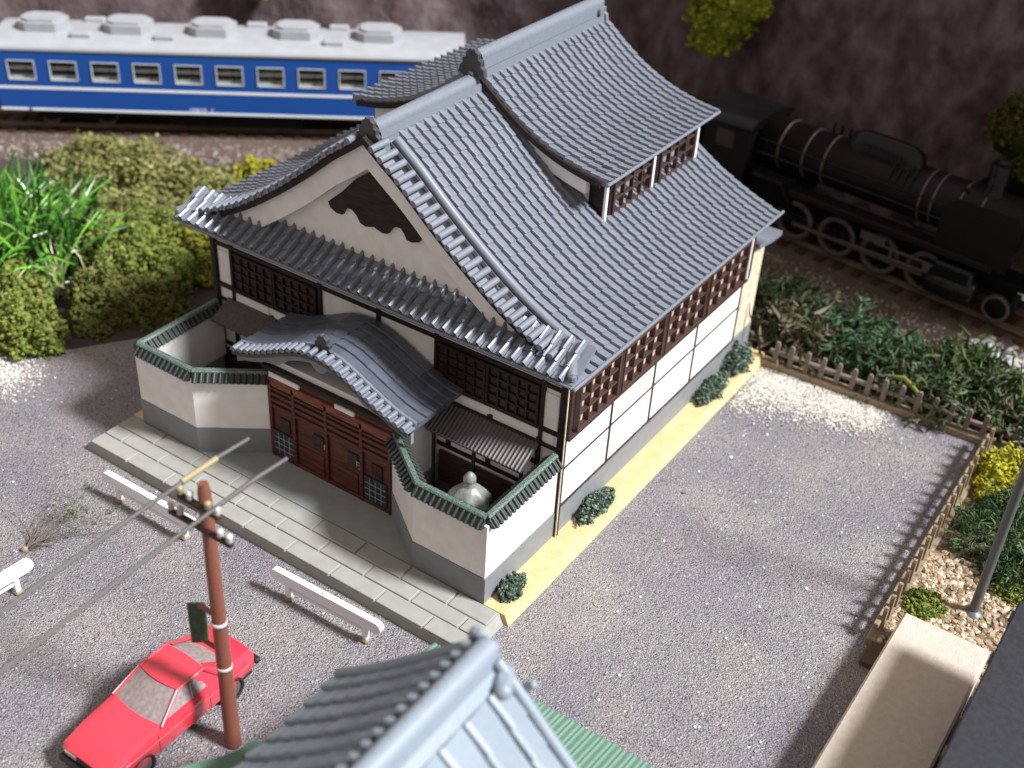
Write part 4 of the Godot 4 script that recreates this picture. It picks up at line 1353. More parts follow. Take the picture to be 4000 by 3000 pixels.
func track() -> void:
	track_pts = track_path()
	var bed := S()
	var t := thing("railway_track", "curving railway track with brown sleepers under the train", "track")
	var rows := []
	for i in track_pts.size():
		var d: Vector3 = (track_pts[mini(i + 1, track_pts.size() - 1)] - track_pts[maxi(i - 1, 0)]).normalized()
		var s := d.cross(Vector3.UP)
		var c: Vector3 = track_pts[i]
		rows.append([c - s * 2.6 + Vector3(0, -0.29, 0), c - s * 1.5 + Vector3(0, -0.06, 0), c + s * 1.5 + Vector3(0, -0.06, 0), c + s * 2.6 + Vector3(0, -0.29, 0)])
	sheet(bed, rows, Vector3.UP)
	structure("track_bed", done(bed), M.ballast)
	for k in [-0.6, 0.6]:
		var st := S()
		var rr := []
		var tops := []
		for i in track_pts.size():
			var d: Vector3 = (track_pts[mini(i + 1, track_pts.size() - 1)] - track_pts[maxi(i - 1, 0)]).normalized()
			var s := d.cross(Vector3.UP)
			var c: Vector3 = track_pts[i] + s * k
			rr.append([c - s * 0.11 + Vector3(0, 0.03, 0), c - s * 0.05 + Vector3(0, 0.06, 0), c - s * 0.05 + Vector3(0, 0.17, 0), c + s * 0.05 + Vector3(0, 0.17, 0), c + s * 0.05 + Vector3(0, 0.06, 0), c + s * 0.11 + Vector3(0, 0.03, 0)])
		for i in rr.size() - 1:
			var c: Vector3 = (rr[i][0] + rr[i][5] + rr[i + 1][0]) / 3.0
			for q in 5:
				quad(st, rr[i][q], rr[i][q + 1], rr[i + 1][q + 1], rr[i + 1][q], (rr[i][q] + rr[i + 1][q + 1]) / 2.0 - c + Vector3(0, 0.02, 0))
		part("rail", done(st), M.steel, t)
	var along := 0.0
	var sl := boxm(Vector3(2.3, 0.11, 0.3), 0.02)
	for i in track_pts.size() - 1:
		var a: Vector3 = track_pts[i]
		var b: Vector3 = track_pts[i + 1]
		var L := a.distance_to(b)
		while along < L:
			var p := a.lerp(b, along / L)
			if p.x > -26.5 and p.x < 17:
				var d := (b - a).normalized()
				part("sleeper", sl, M.sleeper, t, Transform3D(Basis(d.cross(Vector3.UP), Vector3.UP, d), p + Vector3(0, -0.02, 0)))
			along += 0.72
		along -= L
	# loose ballast
	var place := func() -> Vector3:
		var i := rng.randi_range(8, track_pts.size() - 9)
		var d: Vector3 = (track_pts[i + 1] - track_pts[i]).normalized()
		var side := rng.randf_range(1.3, 3.0)
		return track_pts[i].lerp(track_pts[i + 1], rng.randf()) + d.cross(Vector3.UP) * side + Vector3(0, -0.08 - (side - 1.3) * 0.12, 0)
	var o := part("ballast", heap_of_stones(5000, [Color(0.28, 0.24, 0.205), Color(0.2, 0.16, 0.13), Color(0.36, 0.32, 0.29), Color(0.22, 0.15, 0.11)], 0.03, 0.075, place), M.stones, self)
	o.set_meta("kind", "stuff")
	var place2 := func() -> Vector3:
		return Vector3(rng.randf_range(11.2, 16.0), -0.12, rng.randf_range(-20.1, -18.6)) + Vector3(rng.randfn(), 0, rng.randfn()) * 0.3
	o = part("trackside_gravel", heap_of_stones(420, [Color(0.6, 0.58, 0.55), Color(0.4, 0.36, 0.32), Color(0.7, 0.7, 0.72)], 0.1, 0.24, place2), M.stones, self)
	o.set_meta("kind", "stuff")

func wheel(parent: Node, called: String, at: Vector3, axis: Vector3, r: float, w: float, tyre: Material, face: Material, spokes := 0) -> void:
	var st := S()
	lathe(st, [Vector2(r * 0.78, -w / 2), Vector2(r, -w / 2), Vector2(r, w / 2), Vector2(r * 0.86, w / 2), Vector2(r * 0.78, w / 2 - 0.02)], Vector3.ZERO, axis, 24)
	var o := part(called, done(st), tyre, parent, Transform3D(Basis.IDENTITY, at))
	st = S()
	if spokes == 0:
		lathe(st, [Vector2(r * 0.8, w * 0.3), Vector2(r * 0.5, w * 0.2), Vector2(r * 0.28, w * 0.45), Vector2(0.0, w * 0.45)], Vector3.ZERO, axis, 20)
	else:
		var b := Basis(Quaternion(Vector3.UP, axis))
		for k in spokes:
			var a := TAU * k / spokes
			var d := b * Vector3(cos(a), 0, sin(a))
			tube(st, [d * r * 0.12, d * r * 0.82], [r * 0.05, r * 0.04], 5)
		lathe(st, [Vector2(r * 0.2, -w * 0.4), Vector2(r * 0.2, w * 0.6), Vector2(0.0, w * 0.6)], Vector3.ZERO, axis, 12)
	part("rim" if spokes == 0 else "spokes", done(st), face, o)

func coach() -> void:
	var d := Vector3(0.795, 0, -0.607)
	var at := Vector3(-24.14, 0.0, -11.69)
	var turn := atan2(-d.z, d.x)
	var t := thing("passenger_coach", "blue railway coach with white roof and cream waist stripe", "railway coach", at, turn)
	var L := 17.3
	var W := 1.45
	var n := 10
	var x0 := 0.465
	var pitch := 1.515
	var ww := 1.01
	var st := S()
	# side skin around the window openings, both sides
	for sz in [-1.0, 1.0]:
		var z: float = sz * (W - 0.03)
		box(st, Vector3(L / 2, 1.62, z), Vector3(L, 1.16, 0.06), 0.01)
		box(st, Vector3(L / 2, 3.14, z), Vector3(L, 0.38, 0.06), 0.01)
		var x := 0.0
		for i in n + 1:
			var xe := x0 + i * pitch if i < n else L
			box(st, Vector3((x + xe) / 2, 2.575, z), Vector3(xe - x, 0.76, 0.06), 0.008)
			x = xe + ww
	box(st, Vector3(0.04, 2.15, 0), Vector3(0.08, 2.2, W * 2 - 0.14), 0.01)
	box(st, Vector3(L - 0.04, 2.15, 0), Vector3(0.08, 2.2, W * 2 - 0.14), 0.01)
	var body := part("body", done(st), M.blue, t)
	st = S()
	box(st, Vector3(L / 2, 1.9, W + 0.005), Vector3(L, 0.1, 0.03), 0.008)
	box(st, Vector3(L / 2, 1.9, -W - 0.005), Vector3(L, 0.1, 0.03), 0.008)
	part("waist_stripe", done(st), M.cream_line, body)
	st = S()
	box(st, Vector3(0.5, 1.06, W + 0.005), Vector3(1.0, 0.09, 0.03), 0.008)
	box(st, Vector3((L + 1.12) / 2, 1.06, W + 0.005), Vector3(L - 1.12, 0.09, 0.03), 0.008)
	part("sill_stripe", done(st), M.cream_line, body)
	# windows
	for i in n:
		for sz in [1.0, -1.0]:
			if sz < 0 and i > 0:
				continue
			var c := Vector3(x0 + i * pitch + ww / 2, 2.575, sz * (W - 0.02))
			st = S()
			for k in [-1.0, 1.0]:
				box(st, c + Vector3(k * (ww / 2 - 0.02), 0, 0), Vector3(0.04, 0.76, 0.1), 0.01)
				box(st, c + Vector3(0, k * 0.36, 0), Vector3(ww - 0.08, 0.04, 0.098), 0.01)
			var f := part("window", done(st), M.silver, t)
			part("pane", boxm(Vector3(ww - 0.1, 0.66, 0.012), 0.0, c + Vector3(0, 0, -0.03)), M.glass, f)
	st = S()
	box(st, Vector3(L / 2, 1.4, 0), Vector3(L - 0.3, 0.1, W * 2 - 0.2))
	box(st, Vector3(L / 2, 3.2, 0), Vector3(L - 0.3, 0.06, W * 2 - 0.2))
	box(st, Vector3(L / 2, 2.3, -0.3), Vector3(L - 0.3, 1.8, 0.05))
	part("interior", done(st), M.dark_in, t)
	for i in n * 2:
		st = S()
		var x := 0.7 + i * pitch / 2.0
		box(st, Vector3(x, 2.58, 1.12), Vector3(0.74, 0.11, 0.26), 0.04)
		box(st, Vector3(x, 2.12, 1.1), Vector3(0.74, 0.3, 0.3), 0.04)
		part("seat", done(st), M.seat, t)
	# roof
	var arc := PackedVector2Array()
	for k in 13:
		var a := PI * k / 12.0
		arc.append(Vector2(cos(a) * (W + 0.03), 3.32 + pow(sin(a), 0.75) * 0.42))
	st = S()
	prism(st, arc, Vector3(-0.02, 0, 0), Vector3(0, 0, 1), Vector3.UP, Vector3(L + 0.04, 0, 0), 1)
	part("roof", done(st), M.coach_roof, t)
	for i in 5:
		st = S()
		var c := Vector3(1.63 + i * 3.11, 3.66, 0.0)
		prism(st, PackedVector2Array([Vector2(-0.85, -0.35), Vector2(-0.55, -0.6), Vector2(0.55, -0.6), Vector2(0.85, -0.35), Vector2(0.85, 0.35), Vector2(0.55, 0.6), Vector2(-0.55, 0.6), Vector2(-0.85, 0.35)]), c, Vector3.RIGHT, Vector3(0, 0, 1), Vector3(0, 0.38, 0))
		prism(st, PackedVector2Array([Vector2(-0.7, -0.28), Vector2(-0.45, -0.48), Vector2(0.45, -0.48), Vector2(0.7, -0.28), Vector2(0.7, 0.28), Vector2(0.45, 0.48), Vector2(-0.45, 0.48), Vector2(-0.7, 0.28)]), c + Vector3(0, 0.38, 0), Vector3.RIGHT, Vector3(0, 0, 1), Vector3(0, 0.1, 0))
		part("roof_unit", done(st), M.coach_roof, t)
	for p in [[3.15, 0.8], [6.18, 0.8], [12.4, 0.8], [3.3, -0.85], [9.37, -0.85], [12.5, -0.85]]:
		part("roof_vent", boxm(Vector3(0.75, 0.26, 0.32), 0.04, Vector3(p[0], 3.72, p[1])), M.coach_roof, t)
	# car number: small pale characters
	st = S()
	for k in 7:
		if k != 5:
			box(st, Vector3(7.0 + k * 0.13, 1.2, W + 0.004), Vector3(0.03 + 0.05 * ((k * 7) % 3) / 2.0, 0.1, 0.012))
			box(st, Vector3(7.03 + k * 0.13, 1.23, W + 0.004), Vector3(0.07, 0.025, 0.012))
	part("car_number", done(st), M.cream_line, body)
	# underframe and bogies
	st = S()
	box(st, Vector3(L / 2, 0.94, 0), Vector3(L, 0.16, 2.5), 0.02)
	box(st, Vector3(L / 2, 0.66, 0.9), Vector3(5.0, 0.5, 0.5), 0.03)
	box(st, Vector3(L / 2, 0.66, -0.9), Vector3(5.0, 0.5, 0.5), 0.03)
	part("underframe", done(st), M.black_matt, t)
	for bx in [2.6, L - 2.6]:
		st = S()
		box(st, Vector3(bx, 0.62, 0.95), Vector3(2.9, 0.22, 0.14), 0.03)
		box(st, Vector3(bx, 0.62, -0.95), Vector3(2.9, 0.22, 0.14), 0.03)
		box(st, Vector3(bx, 0.7, 0), Vector3(0.7, 0.3, 1.9), 0.03)
		var bg := part("bogie", done(st), M.black_matt, t)
		for wx in [-1.05, 1.05]:
			for sz in [-0.62, 0.62]:
				wheel(bg, "wheel", Vector3(bx + wx, 0.6, sz), Vector3(0, 0, 1), 0.43, 0.14, M.rim, M.black_matt)

func locomotive() -> void:
	var d := Vector3(0.9917, 0, 0.1268)
	var t := thing("steam_locomotive", "black steam locomotive with long dome, running boards and tender", "locomotive", Vector3(2.6, 0.0, -23.05), atan2(-d.z, d.x))
	var ax := Vector3(1, 0, 0)
	var up := Transform3D(Basis.IDENTITY, Vector3(0, 0.36, 0))
	var st := S()
	lathe(st, [Vector2(0.0, -0.6), Vector2(0.86, -0.6), Vector2(0.86, 6.4), Vector2(0.88, 6.45), Vector2(0.88, 8.6), Vector2(0.7, 8.7), Vector2(0.0, 8.74)], Vector3(0, 2.72, 0), ax, 28)
	part("boiler", done(st), M.boiler, t, up)
	for x in [0.3, 1.25, 2.0, 5.5, 5.9, 6.7, 7.4]:
		st = S()
		lathe(st, [Vector2(0.855, -0.03), Vector2(0.885, -0.03), Vector2(0.885, 0.03), Vector2(0.855, 0.03)], Vector3(x, 2.72, 0), ax, 28)
		part("boiler_band", done(st), M.rim, t, up)
	st = S()
	var rows := []
	for k in 13:
		var u := k / 12.0
		var x := 2.3 + 2.9 * u
		var f := pow(1.0 - pow(absf(u * 2.0 - 1.0), 5.0), 0.5)
		var row := []
		for q in 13:
			var a := PI * q / 12.0
			row.append(Vector3(x, 3.3 + sin(a) * 0.86 * f, cos(a) * 0.46 * f))
		rows.append(row)
	sheet(st, rows, Vector3.UP)
	part("steam_dome", done(st), M.black, t, up)
	st = S()
	lathe(st, [Vector2(0.0, 1.0), Vector2(0.27, 1.0), Vector2(0.3, 1.06), Vector2(0.34, 1.0), Vector2(0.3, 0.3), Vector2(0.45, 0.0)], Vector3(7.45, 3.45, 0), Vector3.UP, 18)
	part("chimney", done(st), M.black, t, up)
	st = S()
	for z in [-0.3, 0.0, 0.3]:
		st = S()
		tube(st, [Vector3(1.9 + z, 3.5, -0.35), Vector3(1.9 + z, 3.85, -0.35)], [0.06, 0.05], 6)
		part("safety_valve", done(st), M.black, t, up)
	st = S()
	tube(st, [Vector3(6.7, 3.3, 0.5), Vector3(6.75, 3.3, -0.5)], [0.24], 12)
	part("feed_heater", done(st), M.black, t, up)
	for k in 4:
		st = S()
		tube(st, [Vector3(4.3 + k * 0.25, 3.1, 0.78), Vector3(4.3 + k * 0.25, 3.62, 0.45)], [0.035], 5)
		part("sand_pipe", done(st), M.black, t, up)
	st = S()
	tube(st, [Vector3(-0.4, 3.02, 0.92), Vector3(8.3, 3.02, 0.92)], [0.03], 6)
	tube(st, [Vector3(-0.4, 2.55, 0.95), Vector3(8.3, 2.55, 0.95)], [0.045], 6)
	part("handrail", done(st), M.black, t, up)
	for sz in [-1.0, 1.0]:
		st = S()
		box(st, Vector3(4.9, 2.2, sz * 1.16), Vector3(7.2, 0.08, 0.62), 0.02)
		box(st, Vector3(4.9, 2.1, sz * 1.45), Vector3(7.2, 0.16, 0.05), 0.01)
		box(st, Vector3(1.15, 2.0, sz * 1.2), Vector3(0.08, 0.6, 0.5), 0.01, Basis(Vector3(0, 0, 1), 0.7))
		box(st, Vector3(0.4, 2.3, sz * 1.2), Vector3(1.2, 0.08, 0.5), 0.02)
		part("running_board", done(st), M.boiler, t)
		st = S()
		prism(st, PackedVector2Array([Vector2(6.5, 2.12), Vector2(8.9, 2.12), Vector2(9.0, 3.8), Vector2(8.8, 3.95), Vector2(6.9, 3.95), Vector2(6.5, 3.6)]), Vector3(0, 0, sz * 1.36), Vector3.RIGHT, Vector3.UP, Vector3(0, 0, 0.05))
		part("smoke_deflector", done(st), M.black_matt, t)
		st = S()
		lathe(st, [Vector2(0.0, -0.75), Vector2(0.42, -0.75), Vector2(0.42, 0.75), Vector2(0.3, 0.82), Vector2(0.0, 0.84)], Vector3(7.35, 1.0, sz * 1.2), ax, 18)
		box(st, Vector3(7.35, 1.55, sz * 1.2), Vector3(1.3, 0.5, 0.6), 0.08)
		part("cylinder", done(st), M.black, t)
		for x in [1.36, 3.0, 4.62, 6.25]:
			wheel(t, "driving_wheel", Vector3(x, 0.87, sz * 0.72), Vector3(0, 0, sz), 0.7, 0.16, M.rim, M.black_matt, 10)
		st = S()
		box(st, Vector3(3.8, 0.82, sz * 0.9), Vector3(4.9, 0.11, 0.05), 0.01)
		box(st, Vector3(5.2, 0.98, sz * 1.0), Vector3(4.0, 0.1, 0.05), 0.01, Basis(Vector3(0, 0, 1), 0.03))
		box(st, Vector3(5.6, 1.36, sz * 1.06), Vector3(2.3, 0.09, 0.05), 0.01)
		box(st, Vector3(4.4, 1.5, sz * 1.06), Vector3(0.9, 0.3, 0.06), 0.03)
		box(st, Vector3(5.1, 1.2, sz * 1.04), Vector3(0.1, 0.7, 0.05), 0.02)
		box(st, Vector3(6.5, 1.2, sz * 1.08), Vector3(0.5, 0.3, 0.1), 0.03)
		part("connecting_rod", done(st), M.rim, t)
		wheel(t, "leading_wheel", Vector3(8.75, 0.6, sz * 0.72), Vector3(0, 0, sz), 0.45, 0.16, M.rim, M.black_matt)
		wheel(t, "trailing_wheel", Vector3(-0.6, 0.6, sz * 0.72), Vector3(0, 0, sz), 0.45, 0.16, M.rim, M.black_matt)
	st = S()
	box(st, Vector3(4.4, 1.2, 0), Vector3(9.8, 0.5, 1.0), 0.03)
	box(st, Vector3(9.4, 1.25, 0), Vector3(0.16, 0.5, 2.6), 0.03)
	box(st, Vector3(0.2, 1.7, 0), Vector3(2.0, 1.2, 1.7), 0.05)
	part("frame", done(st), M.black_matt, t)
	st = S()
	box(st, Vector3(-1.5, 2.55, 0), Vector3(1.8, 2.2, 2.7), 0.04)
	var cab := part("cab", done(st), M.boiler, t)
	st = S()
	var arc := PackedVector2Array()
	for k in 9:
		var a := PI * k / 8.0
		arc.append(Vector2(cos(a) * 1.45, 3.64 + sin(a) * 0.4))
	prism(st, arc, Vector3(-2.6, 0, 0), Vector3(0, 0, 1), Vector3.UP, Vector3(2.1, 0, 0), 1)
	part("cab_roof", done(st), M.black, cab)
	part("cab_window", boxm(Vector3(0.7, 0.6, 0.04), 0.01, Vector3(-1.5, 3.15, 1.352)), M.darkpane, cab)
	part("number_plate", boxm(Vector3(0.36, 0.18, 0.03), 0.01, Vector3(9.5, 1.42, 0.95)), M.cream_line, t)
	st = S()
	box(st, Vector3(-5.0, 1.95, 0), Vector3(4.6, 1.6, 2.6), 0.05)
	box(st, Vector3(-4.6, 2.9, 0), Vector3(3.4, 0.5, 2.2), 0.1)
	part("tender", done(st), M.black, t)
	for x in [-6.4, -5.2, -3.8]:
		for sz in [-1.0, 1.0]:
			wheel(t, "tender_wheel", Vector3(x, 0.6, sz * 0.72), Vector3(0, 0, sz), 0.43, 0.16, M.rim, M.black_matt)

# ------------------------------------------------------------------ fences, rails, pole, car, the other buildings
func picket_fence(label: String, a: Vector3, b: Vector3, n: int, m: Material, hm: Material, side: float) -> void:
	var t := thing("picket_fence", label, "fence", a, 0.0, "picket fences round the gravel yard")
	var d := (b - a).normalized()
	var L := a.distance_to(b)
	var s := d.cross(Vector3.UP) * side
	var B := Basis(d, Vector3.UP, d.cross(Vector3.UP))
	var st := S()
	box(st, d * (L / 2) + Vector3(0, 0.1, 0), Vector3(L + 0.3, 0.22, 0.34), 0.03, B)
	part("base_beam", done(st), hm, t)
	st = S()
	box(st, d * (L / 2) + Vector3(0, 0.5, 0) + s * 0.06, Vector3(L, 0.13, 0.13), 0.02, B)
	part("rail", done(st), m, t)
	for i in n:
		var p := d * (L * (i + 0.5) / n)
		st = S()
		var lean := rng.randf_range(-0.03, 0.03)
		var pts := PackedVector2Array([Vector2(-0.075, 0.2), Vector2(0.075, 0.2), Vector2(0.07, 0.84), Vector2(0.04, 0.92), Vector2(-0.04, 0.92), Vector2(-0.07, 0.84)])
		prism(st, pts, p - s * 0.07 + Vector3(0, 0, 0), d + Vector3(0, lean, 0), Vector3(0, 1, 0) + d * lean, s * 0.09)
		part("picket", done(st), m, t)

func guard_rail(label: String, at: Vector3, turn: float, L: float) -> Node3D:
	var t := thing("guard_rail", label, "guard rail", at, turn, "white guard rails along the kerb")
	var st := S()
	var pts := PackedVector2Array()
	for k in 7:
		var a := PI / 2 + PI * k / 6.0
		pts.append(Vector2(-L / 2 + cos(a) * 0.15, 0.62 + sin(a) * 0.15))
	for k in 7:
		var a := -PI / 2 + PI * k / 6.0
		pts.append(Vector2(L / 2 + cos(a) * 0.15, 0.62 + sin(a) * 0.15))
	prism(st, pts, Vector3(0, 0, -0.07), Vector3.RIGHT, Vector3.UP, Vector3(0, 0, 0.15))
	part("beam", done(st), M.rail_white, t)
	st = S()
	box(st, Vector3(0, 0.3, 0), Vector3(L - 0.5, 0.07, 0.06), 0.012)
	part("lower_bar", done(st), M.rail_white, t)
	for k in [-1.0, 1.0]:
		part("post", boxm(Vector3(0.13, 0.64, 0.13), 0.02, Vector3(k * (L / 2 - 0.32), 0.3, 0)), M.rail_white, t)
		part("foot", boxm(Vector3(0.2, 0.1, 0.22), 0.03, Vector3(k * (L / 2 - 0.32), 0.04, 0)), M.fence_tan, t)
	part("bolt", boxm(Vector3(0.14, 0.07, 0.12), 0.03, Vector3(0.0, 0.785, 0)), M.rail_white, t)
	return t

func pole() -> void:
	var base := Vector3(3.66, GROUND, 4.66)
	var top := Vector3(3.3, 6.15, 4.36)
	var t := thing("utility_pole", "red-brown utility pole with crossarms and green plate beside the red car", "utility pole", base)
	var up := top - base
	var st := S()
	tube(st, [Vector3.ZERO, up * 0.5, up * 0.97, up], [0.165, 0.14, 0.12, 0.09], 14)
	part("shaft", done(st), M.pole, t)
	for f in [0.5, 0.327]:
		st = S()
		lathe(st, [Vector2(0.13, -0.05), Vector2(0.158, -0.05), Vector2(0.158, 0.05), Vector2(0.13, 0.05)], up * f, up.normalized(), 14)
		part("band", done(st), M.bolt, t)
	var arms := [[0.93, -0.55, 0.48], [0.855, -0.85, 0.72]]
	for i in 2:
		var c: Vector3 = up * arms[i][0] + Vector3(0, 0, 0.12)
		st = S()
		box(st, c + Vector3((arms[i][1] + arms[i][2]) / 2, 0, 0), Vector3(arms[i][2] - arms[i][1], 0.11, 0.11), 0.02)
		part("crossarm", done(st), M.timber2, t)
		for x in [arms[i][1] + 0.06, arms[i][1] + 0.3, arms[i][2] - 0.28, arms[i][2] - 0.06]:
			st = S()
			lathe(st, [Vector2(0.04, 0.0), Vector2(0.07, 0.04), Vector2(0.05, 0.09), Vector2(0.075, 0.13), Vector2(0.055, 0.18), Vector2(0.0, 0.2)], c + Vector3(x, 0.05, 0), Vector3.UP, 10)
			part("insulator", done(st), M.ceramic_yellow if (i == 0 and x < -0.4) or (i == 0 and x > 0.1 and x < 0.3) else M.ceramic, t)
	st = S()
	box(st, up * 0.45 + Vector3(-0.58, 0, 0.02), Vector3(0.34, 1.06, 0.07), 0.02, Basis(Vector3.UP, 0.7))
	part("sign_plate", done(st), M.sign_green, t)
	st = S()
	for y in [0.49, -0.45]:
		box(st, up * 0.45 + Vector3(-0.3, y, 0.0), Vector3(0.5, 0.07, 0.09), 0.01)
	part("bracket", done(st), M.pole, t)
	# wires: slack towards the viewer, cut short behind
	for w in [[2.78, "overhead wire on the left insulator, with a yellow sleeve", true], [3.74, "overhead wire on the right insulator ending above the porch paving", false]]:
		var o := thing("overhead_wire", w[1], "wire", Vector3(w[0], 5.92, 4.5), 0.0, "overhead wires on the utility pole")
		st = S()
		var path := []
		for k in 13:
			var u := k / 12.0
			path.append(Vector3(0.12 * u, -0.25 * sin(u * PI * 0.5) * u, lerpf(0.0, 7.5, u)))
		tube(st, path, [0.042], 6)
		tube(st, [Vector3.ZERO, Vector3(0.0, 0.02, -1.0), Vector3(0.02, 0.0, -1.75)], [0.042, 0.05, 0.042], 6)
		part("cable", done(st), M.wire, o)
		if w[2]:
			st = S()
			tube(st, [Vector3(0, 0.01, -0.1), Vector3(0, 0.02, -0.95)], [0.06], 8)
			part("sleeve", done(st), M.ceramic_yellow, o)

func car() -> void:
	# local: +z is the front, origin under the middle
	var t := thing("red_car", "red two-door car with grey windows parked beside the utility pole", "car", Vector3(2.13, GROUND, 5.03))
	var W := 0.73
	# stations: z, half width low, half width high, y sill, y shoulder, y top
	var sec := [[-1.96, 0.6, 0.6, 0.42, 0.66, 0.74], [-1.86, 0.7, 0.68, 0.34, 0.78, 0.84], [-1.3, 0.73, 0.7, 0.28, 0.84, 0.9], [-0.8, 0.74, 0.71, 0.25, 0.86, 0.92], [0.0, 0.74, 0.72, 0.25, 0.86, 0.91], [0.75, 0.74, 0.71, 0.25, 0.84, 0.89], [1.4, 0.73, 0.7, 0.28, 0.78, 0.83], [1.88, 0.71, 0.66, 0.34, 0.7, 0.74], [1.97, 0.66, 0.6, 0.4, 0.62, 0.66]]
	var rows := []
	for s in sec:
		var row := [Vector3(-s[1] + 0.05, s[3], s[0]), Vector3(-s[1], s[3] + 0.08, s[0]), Vector3(-s[1], s[4] - 0.06, s[0]), Vector3(-s[2], s[4], s[0]), Vector3(-s[2] + 0.12, s[5] - 0.012, s[0]), Vector3(-s[2] * 0.5, s[5], s[0]), Vector3(0, s[5] + 0.006, s[0])]
		for k in range(5, -1, -1):
			row.append(Vector3(-row[k].x, row[k].y, row[k].z))
		rows.append(row)
	var st := S()
	for i in rows.size() - 1:
		for k in 12:
			st.set_smooth_group(-1 if k in [2, 3, 8, 9] else 1)
			var c: Vector3 = (rows[i][k] + rows[i + 1][k + 1]) / 2.0
			quad(st, rows[i][k], rows[i][k + 1], rows[i + 1][k + 1], rows[i + 1][k], c - Vector3(0, 0.5, c.z))
	st.set_smooth_group(-1)
	for e in [0, rows.size() - 1]:
		for k in range(1, 12):
			tri(st, rows[e][0], rows[e][k], rows[e][k + 1], Vector3(0, 0, -1 if e == 0 else 1))
	var body := part("body", done(st), M.car, t)
	st = S()
	box(st, Vector3(0, 0.25, 0), Vector3(1.3, 0.14, 3.7), 0.03)
	part("underbody", done(st), M.rubber, t)
	# cabin: base ring (belt) and roof ring
	var b0 := [Vector3(-0.7, 0.87, 0.62), Vector3(0.7, 0.87, 0.62), Vector3(0.71, 0.88, -1.0), Vector3(-0.71, 0.88, -1.0)]
	var r0 := [Vector3(-0.52, 1.27, 0.02), Vector3(0.52, 1.27, 0.02), Vector3(0.53, 1.29, -0.68), Vector3(-0.53, 1.29, -0.68)]
	# front glass is bowed, with thick red surrounds
	st = S()
	var roof_rows := []
	for i in 5:
		var u := i / 4.0
		var row := []
		for k in 9:
			var v := k / 8.0 * 2.0 - 1.0
			row.append(Vector3(v * 0.53, lerpf(1.29, 1.3, u) + 0.035 * (1 - v * v), lerpf(0.03 + 0.09 * (1 - v * v), -0.68 - 0.02 * (1 - v * v), u)))
		roof_rows.append(row)
	sheet(st, roof_rows, Vector3.UP)
	# pillars
	for sx in [-1.0, 1.0]:
		for seg in [[Vector3(sx * 0.69, 0.86, 0.64), Vector3(sx * 0.525, 1.285, 0.03), 0.035], [Vector3(sx * 0.7, 0.86, -1.05), Vector3(sx * 0.53, 1.29, -0.66), 0.06], [Vector3(sx * 0.525, 1.285, 0.04), Vector3(sx * 0.53, 1.295, -0.7), 0.035]]:
			tube(st, [seg[0], seg[1]], [seg[2]], 6)
		# solid rear quarter
		quad(st, Vector3(sx * 0.71, 0.86, -1.36), Vector3(sx * 0.7, 0.86, -0.5), Vector3(sx * 0.54, 1.28, -0.4), Vector3(sx * 0.535, 1.285, -0.72), Vector3(sx, 0.3, 0))
		quad(st, Vector3(sx * 0.712, 0.85, 0.7), Vector3(sx * 0.712, 0.85, -0.6), Vector3(sx * 0.678, 0.95, -0.58), Vector3(sx * 0.678, 0.95, 0.6), Vector3(sx, 0.3, 0))
		quad(st, Vector3(sx * 0.71, 0.86, -1.36), Vector3(sx * 0.535, 1.285, -0.72), Vector3(sx * 0.4, 1.3, -0.74), Vector3(sx * 0.5, 0.9, -1.36), Vector3(sx * 0.3, 0.5, -1))
	part("roof", done(st), M.car, t)
	st = S()
	var gl := []
	for i in 4:
		var u := i / 3.0
		var row := []
		for k in 9:
			var v := k / 8.0 * 2.0 - 1.0
			row.append(Vector3(v * lerpf(0.675, 0.52, u), lerpf(0.865, 1.28, u) + 0.02 * (1 - v * v) * u, lerpf(0.62 + 0.13 * (1 - v * v), 0.04 + 0.09 * (1 - v * v), u)))
		gl.append(row)
	sheet(st, gl, Vector3(0, 0.6, 1))
	part("windscreen", done(st), M.car_glass, t)
	st = S()
	gl = []
	for i in 4:
		var u := i / 3.0
		var row := []
		for k in 9:
			var v := k / 8.0 * 2.0 - 1.0
			row.append(Vector3(v * lerpf(0.6, 0.5, u), lerpf(0.905, 1.29, u) + 0.03 * (1 - v * v) * u, lerpf(-1.22 - 0.1 * (1 - v * v), -0.69, u)))
		gl.append(row)
	sheet(st, gl, Vector3(0, 0.6, -1))
	part("rear_window", done(st), M.car_glass, t)
	for sx in [-1.0, 1.0]:
		st = S()
		quad(st, Vector3(sx * 0.69, 0.9, 0.6), Vector3(sx * 0.69, 0.9, -0.6), Vector3(sx * 0.545, 1.26, -0.46), Vector3(sx * 0.535, 1.26, 0.06), Vector3(sx, 0.3, 0))
		var w := part("side_window", done(st), M.car_glass, t)
		st = S()
		tube(st, [Vector3(sx * 0.682, 0.94, -0.2), Vector3(sx * 0.56, 1.24, -0.26)], [0.014], 5)
		tube(st, [Vector3(sx * 0.7, 0.89, 0.64), Vector3(sx * 0.54, 1.29, 0.05), Vector3(sx * 0.545, 1.3, -0.5)], [0.02], 5)
		part("window_trim", done(st), M.chrome, w)
		st = S()
		box(st, Vector3(sx * 0.737, 0.66, -0.05), Vector3(0.02, 0.016, 3.3), 0.006)
		part("waist_line", done(st), M.car, body)
		st = S()
		for z in [0.78, -0.58]:
			box(st, Vector3(sx * 0.7365, 0.56, z), Vector3(0.008, 0.46, 0.014))
		part("door_seam", done(st), M.rubber, body)
		part("door_handle", boxm(Vector3(0.03, 0.035, 0.12), 0.01, Vector3(sx * 0.745, 0.76, -0.3)), M.chrome, body)
		for z in [1.22, -1.2]:
			wheel(t, "wheel", Vector3(sx * 0.66, 0.28, z), Vector3(sx, 0, 0), 0.29, 0.2, M.rubber, M.rim)
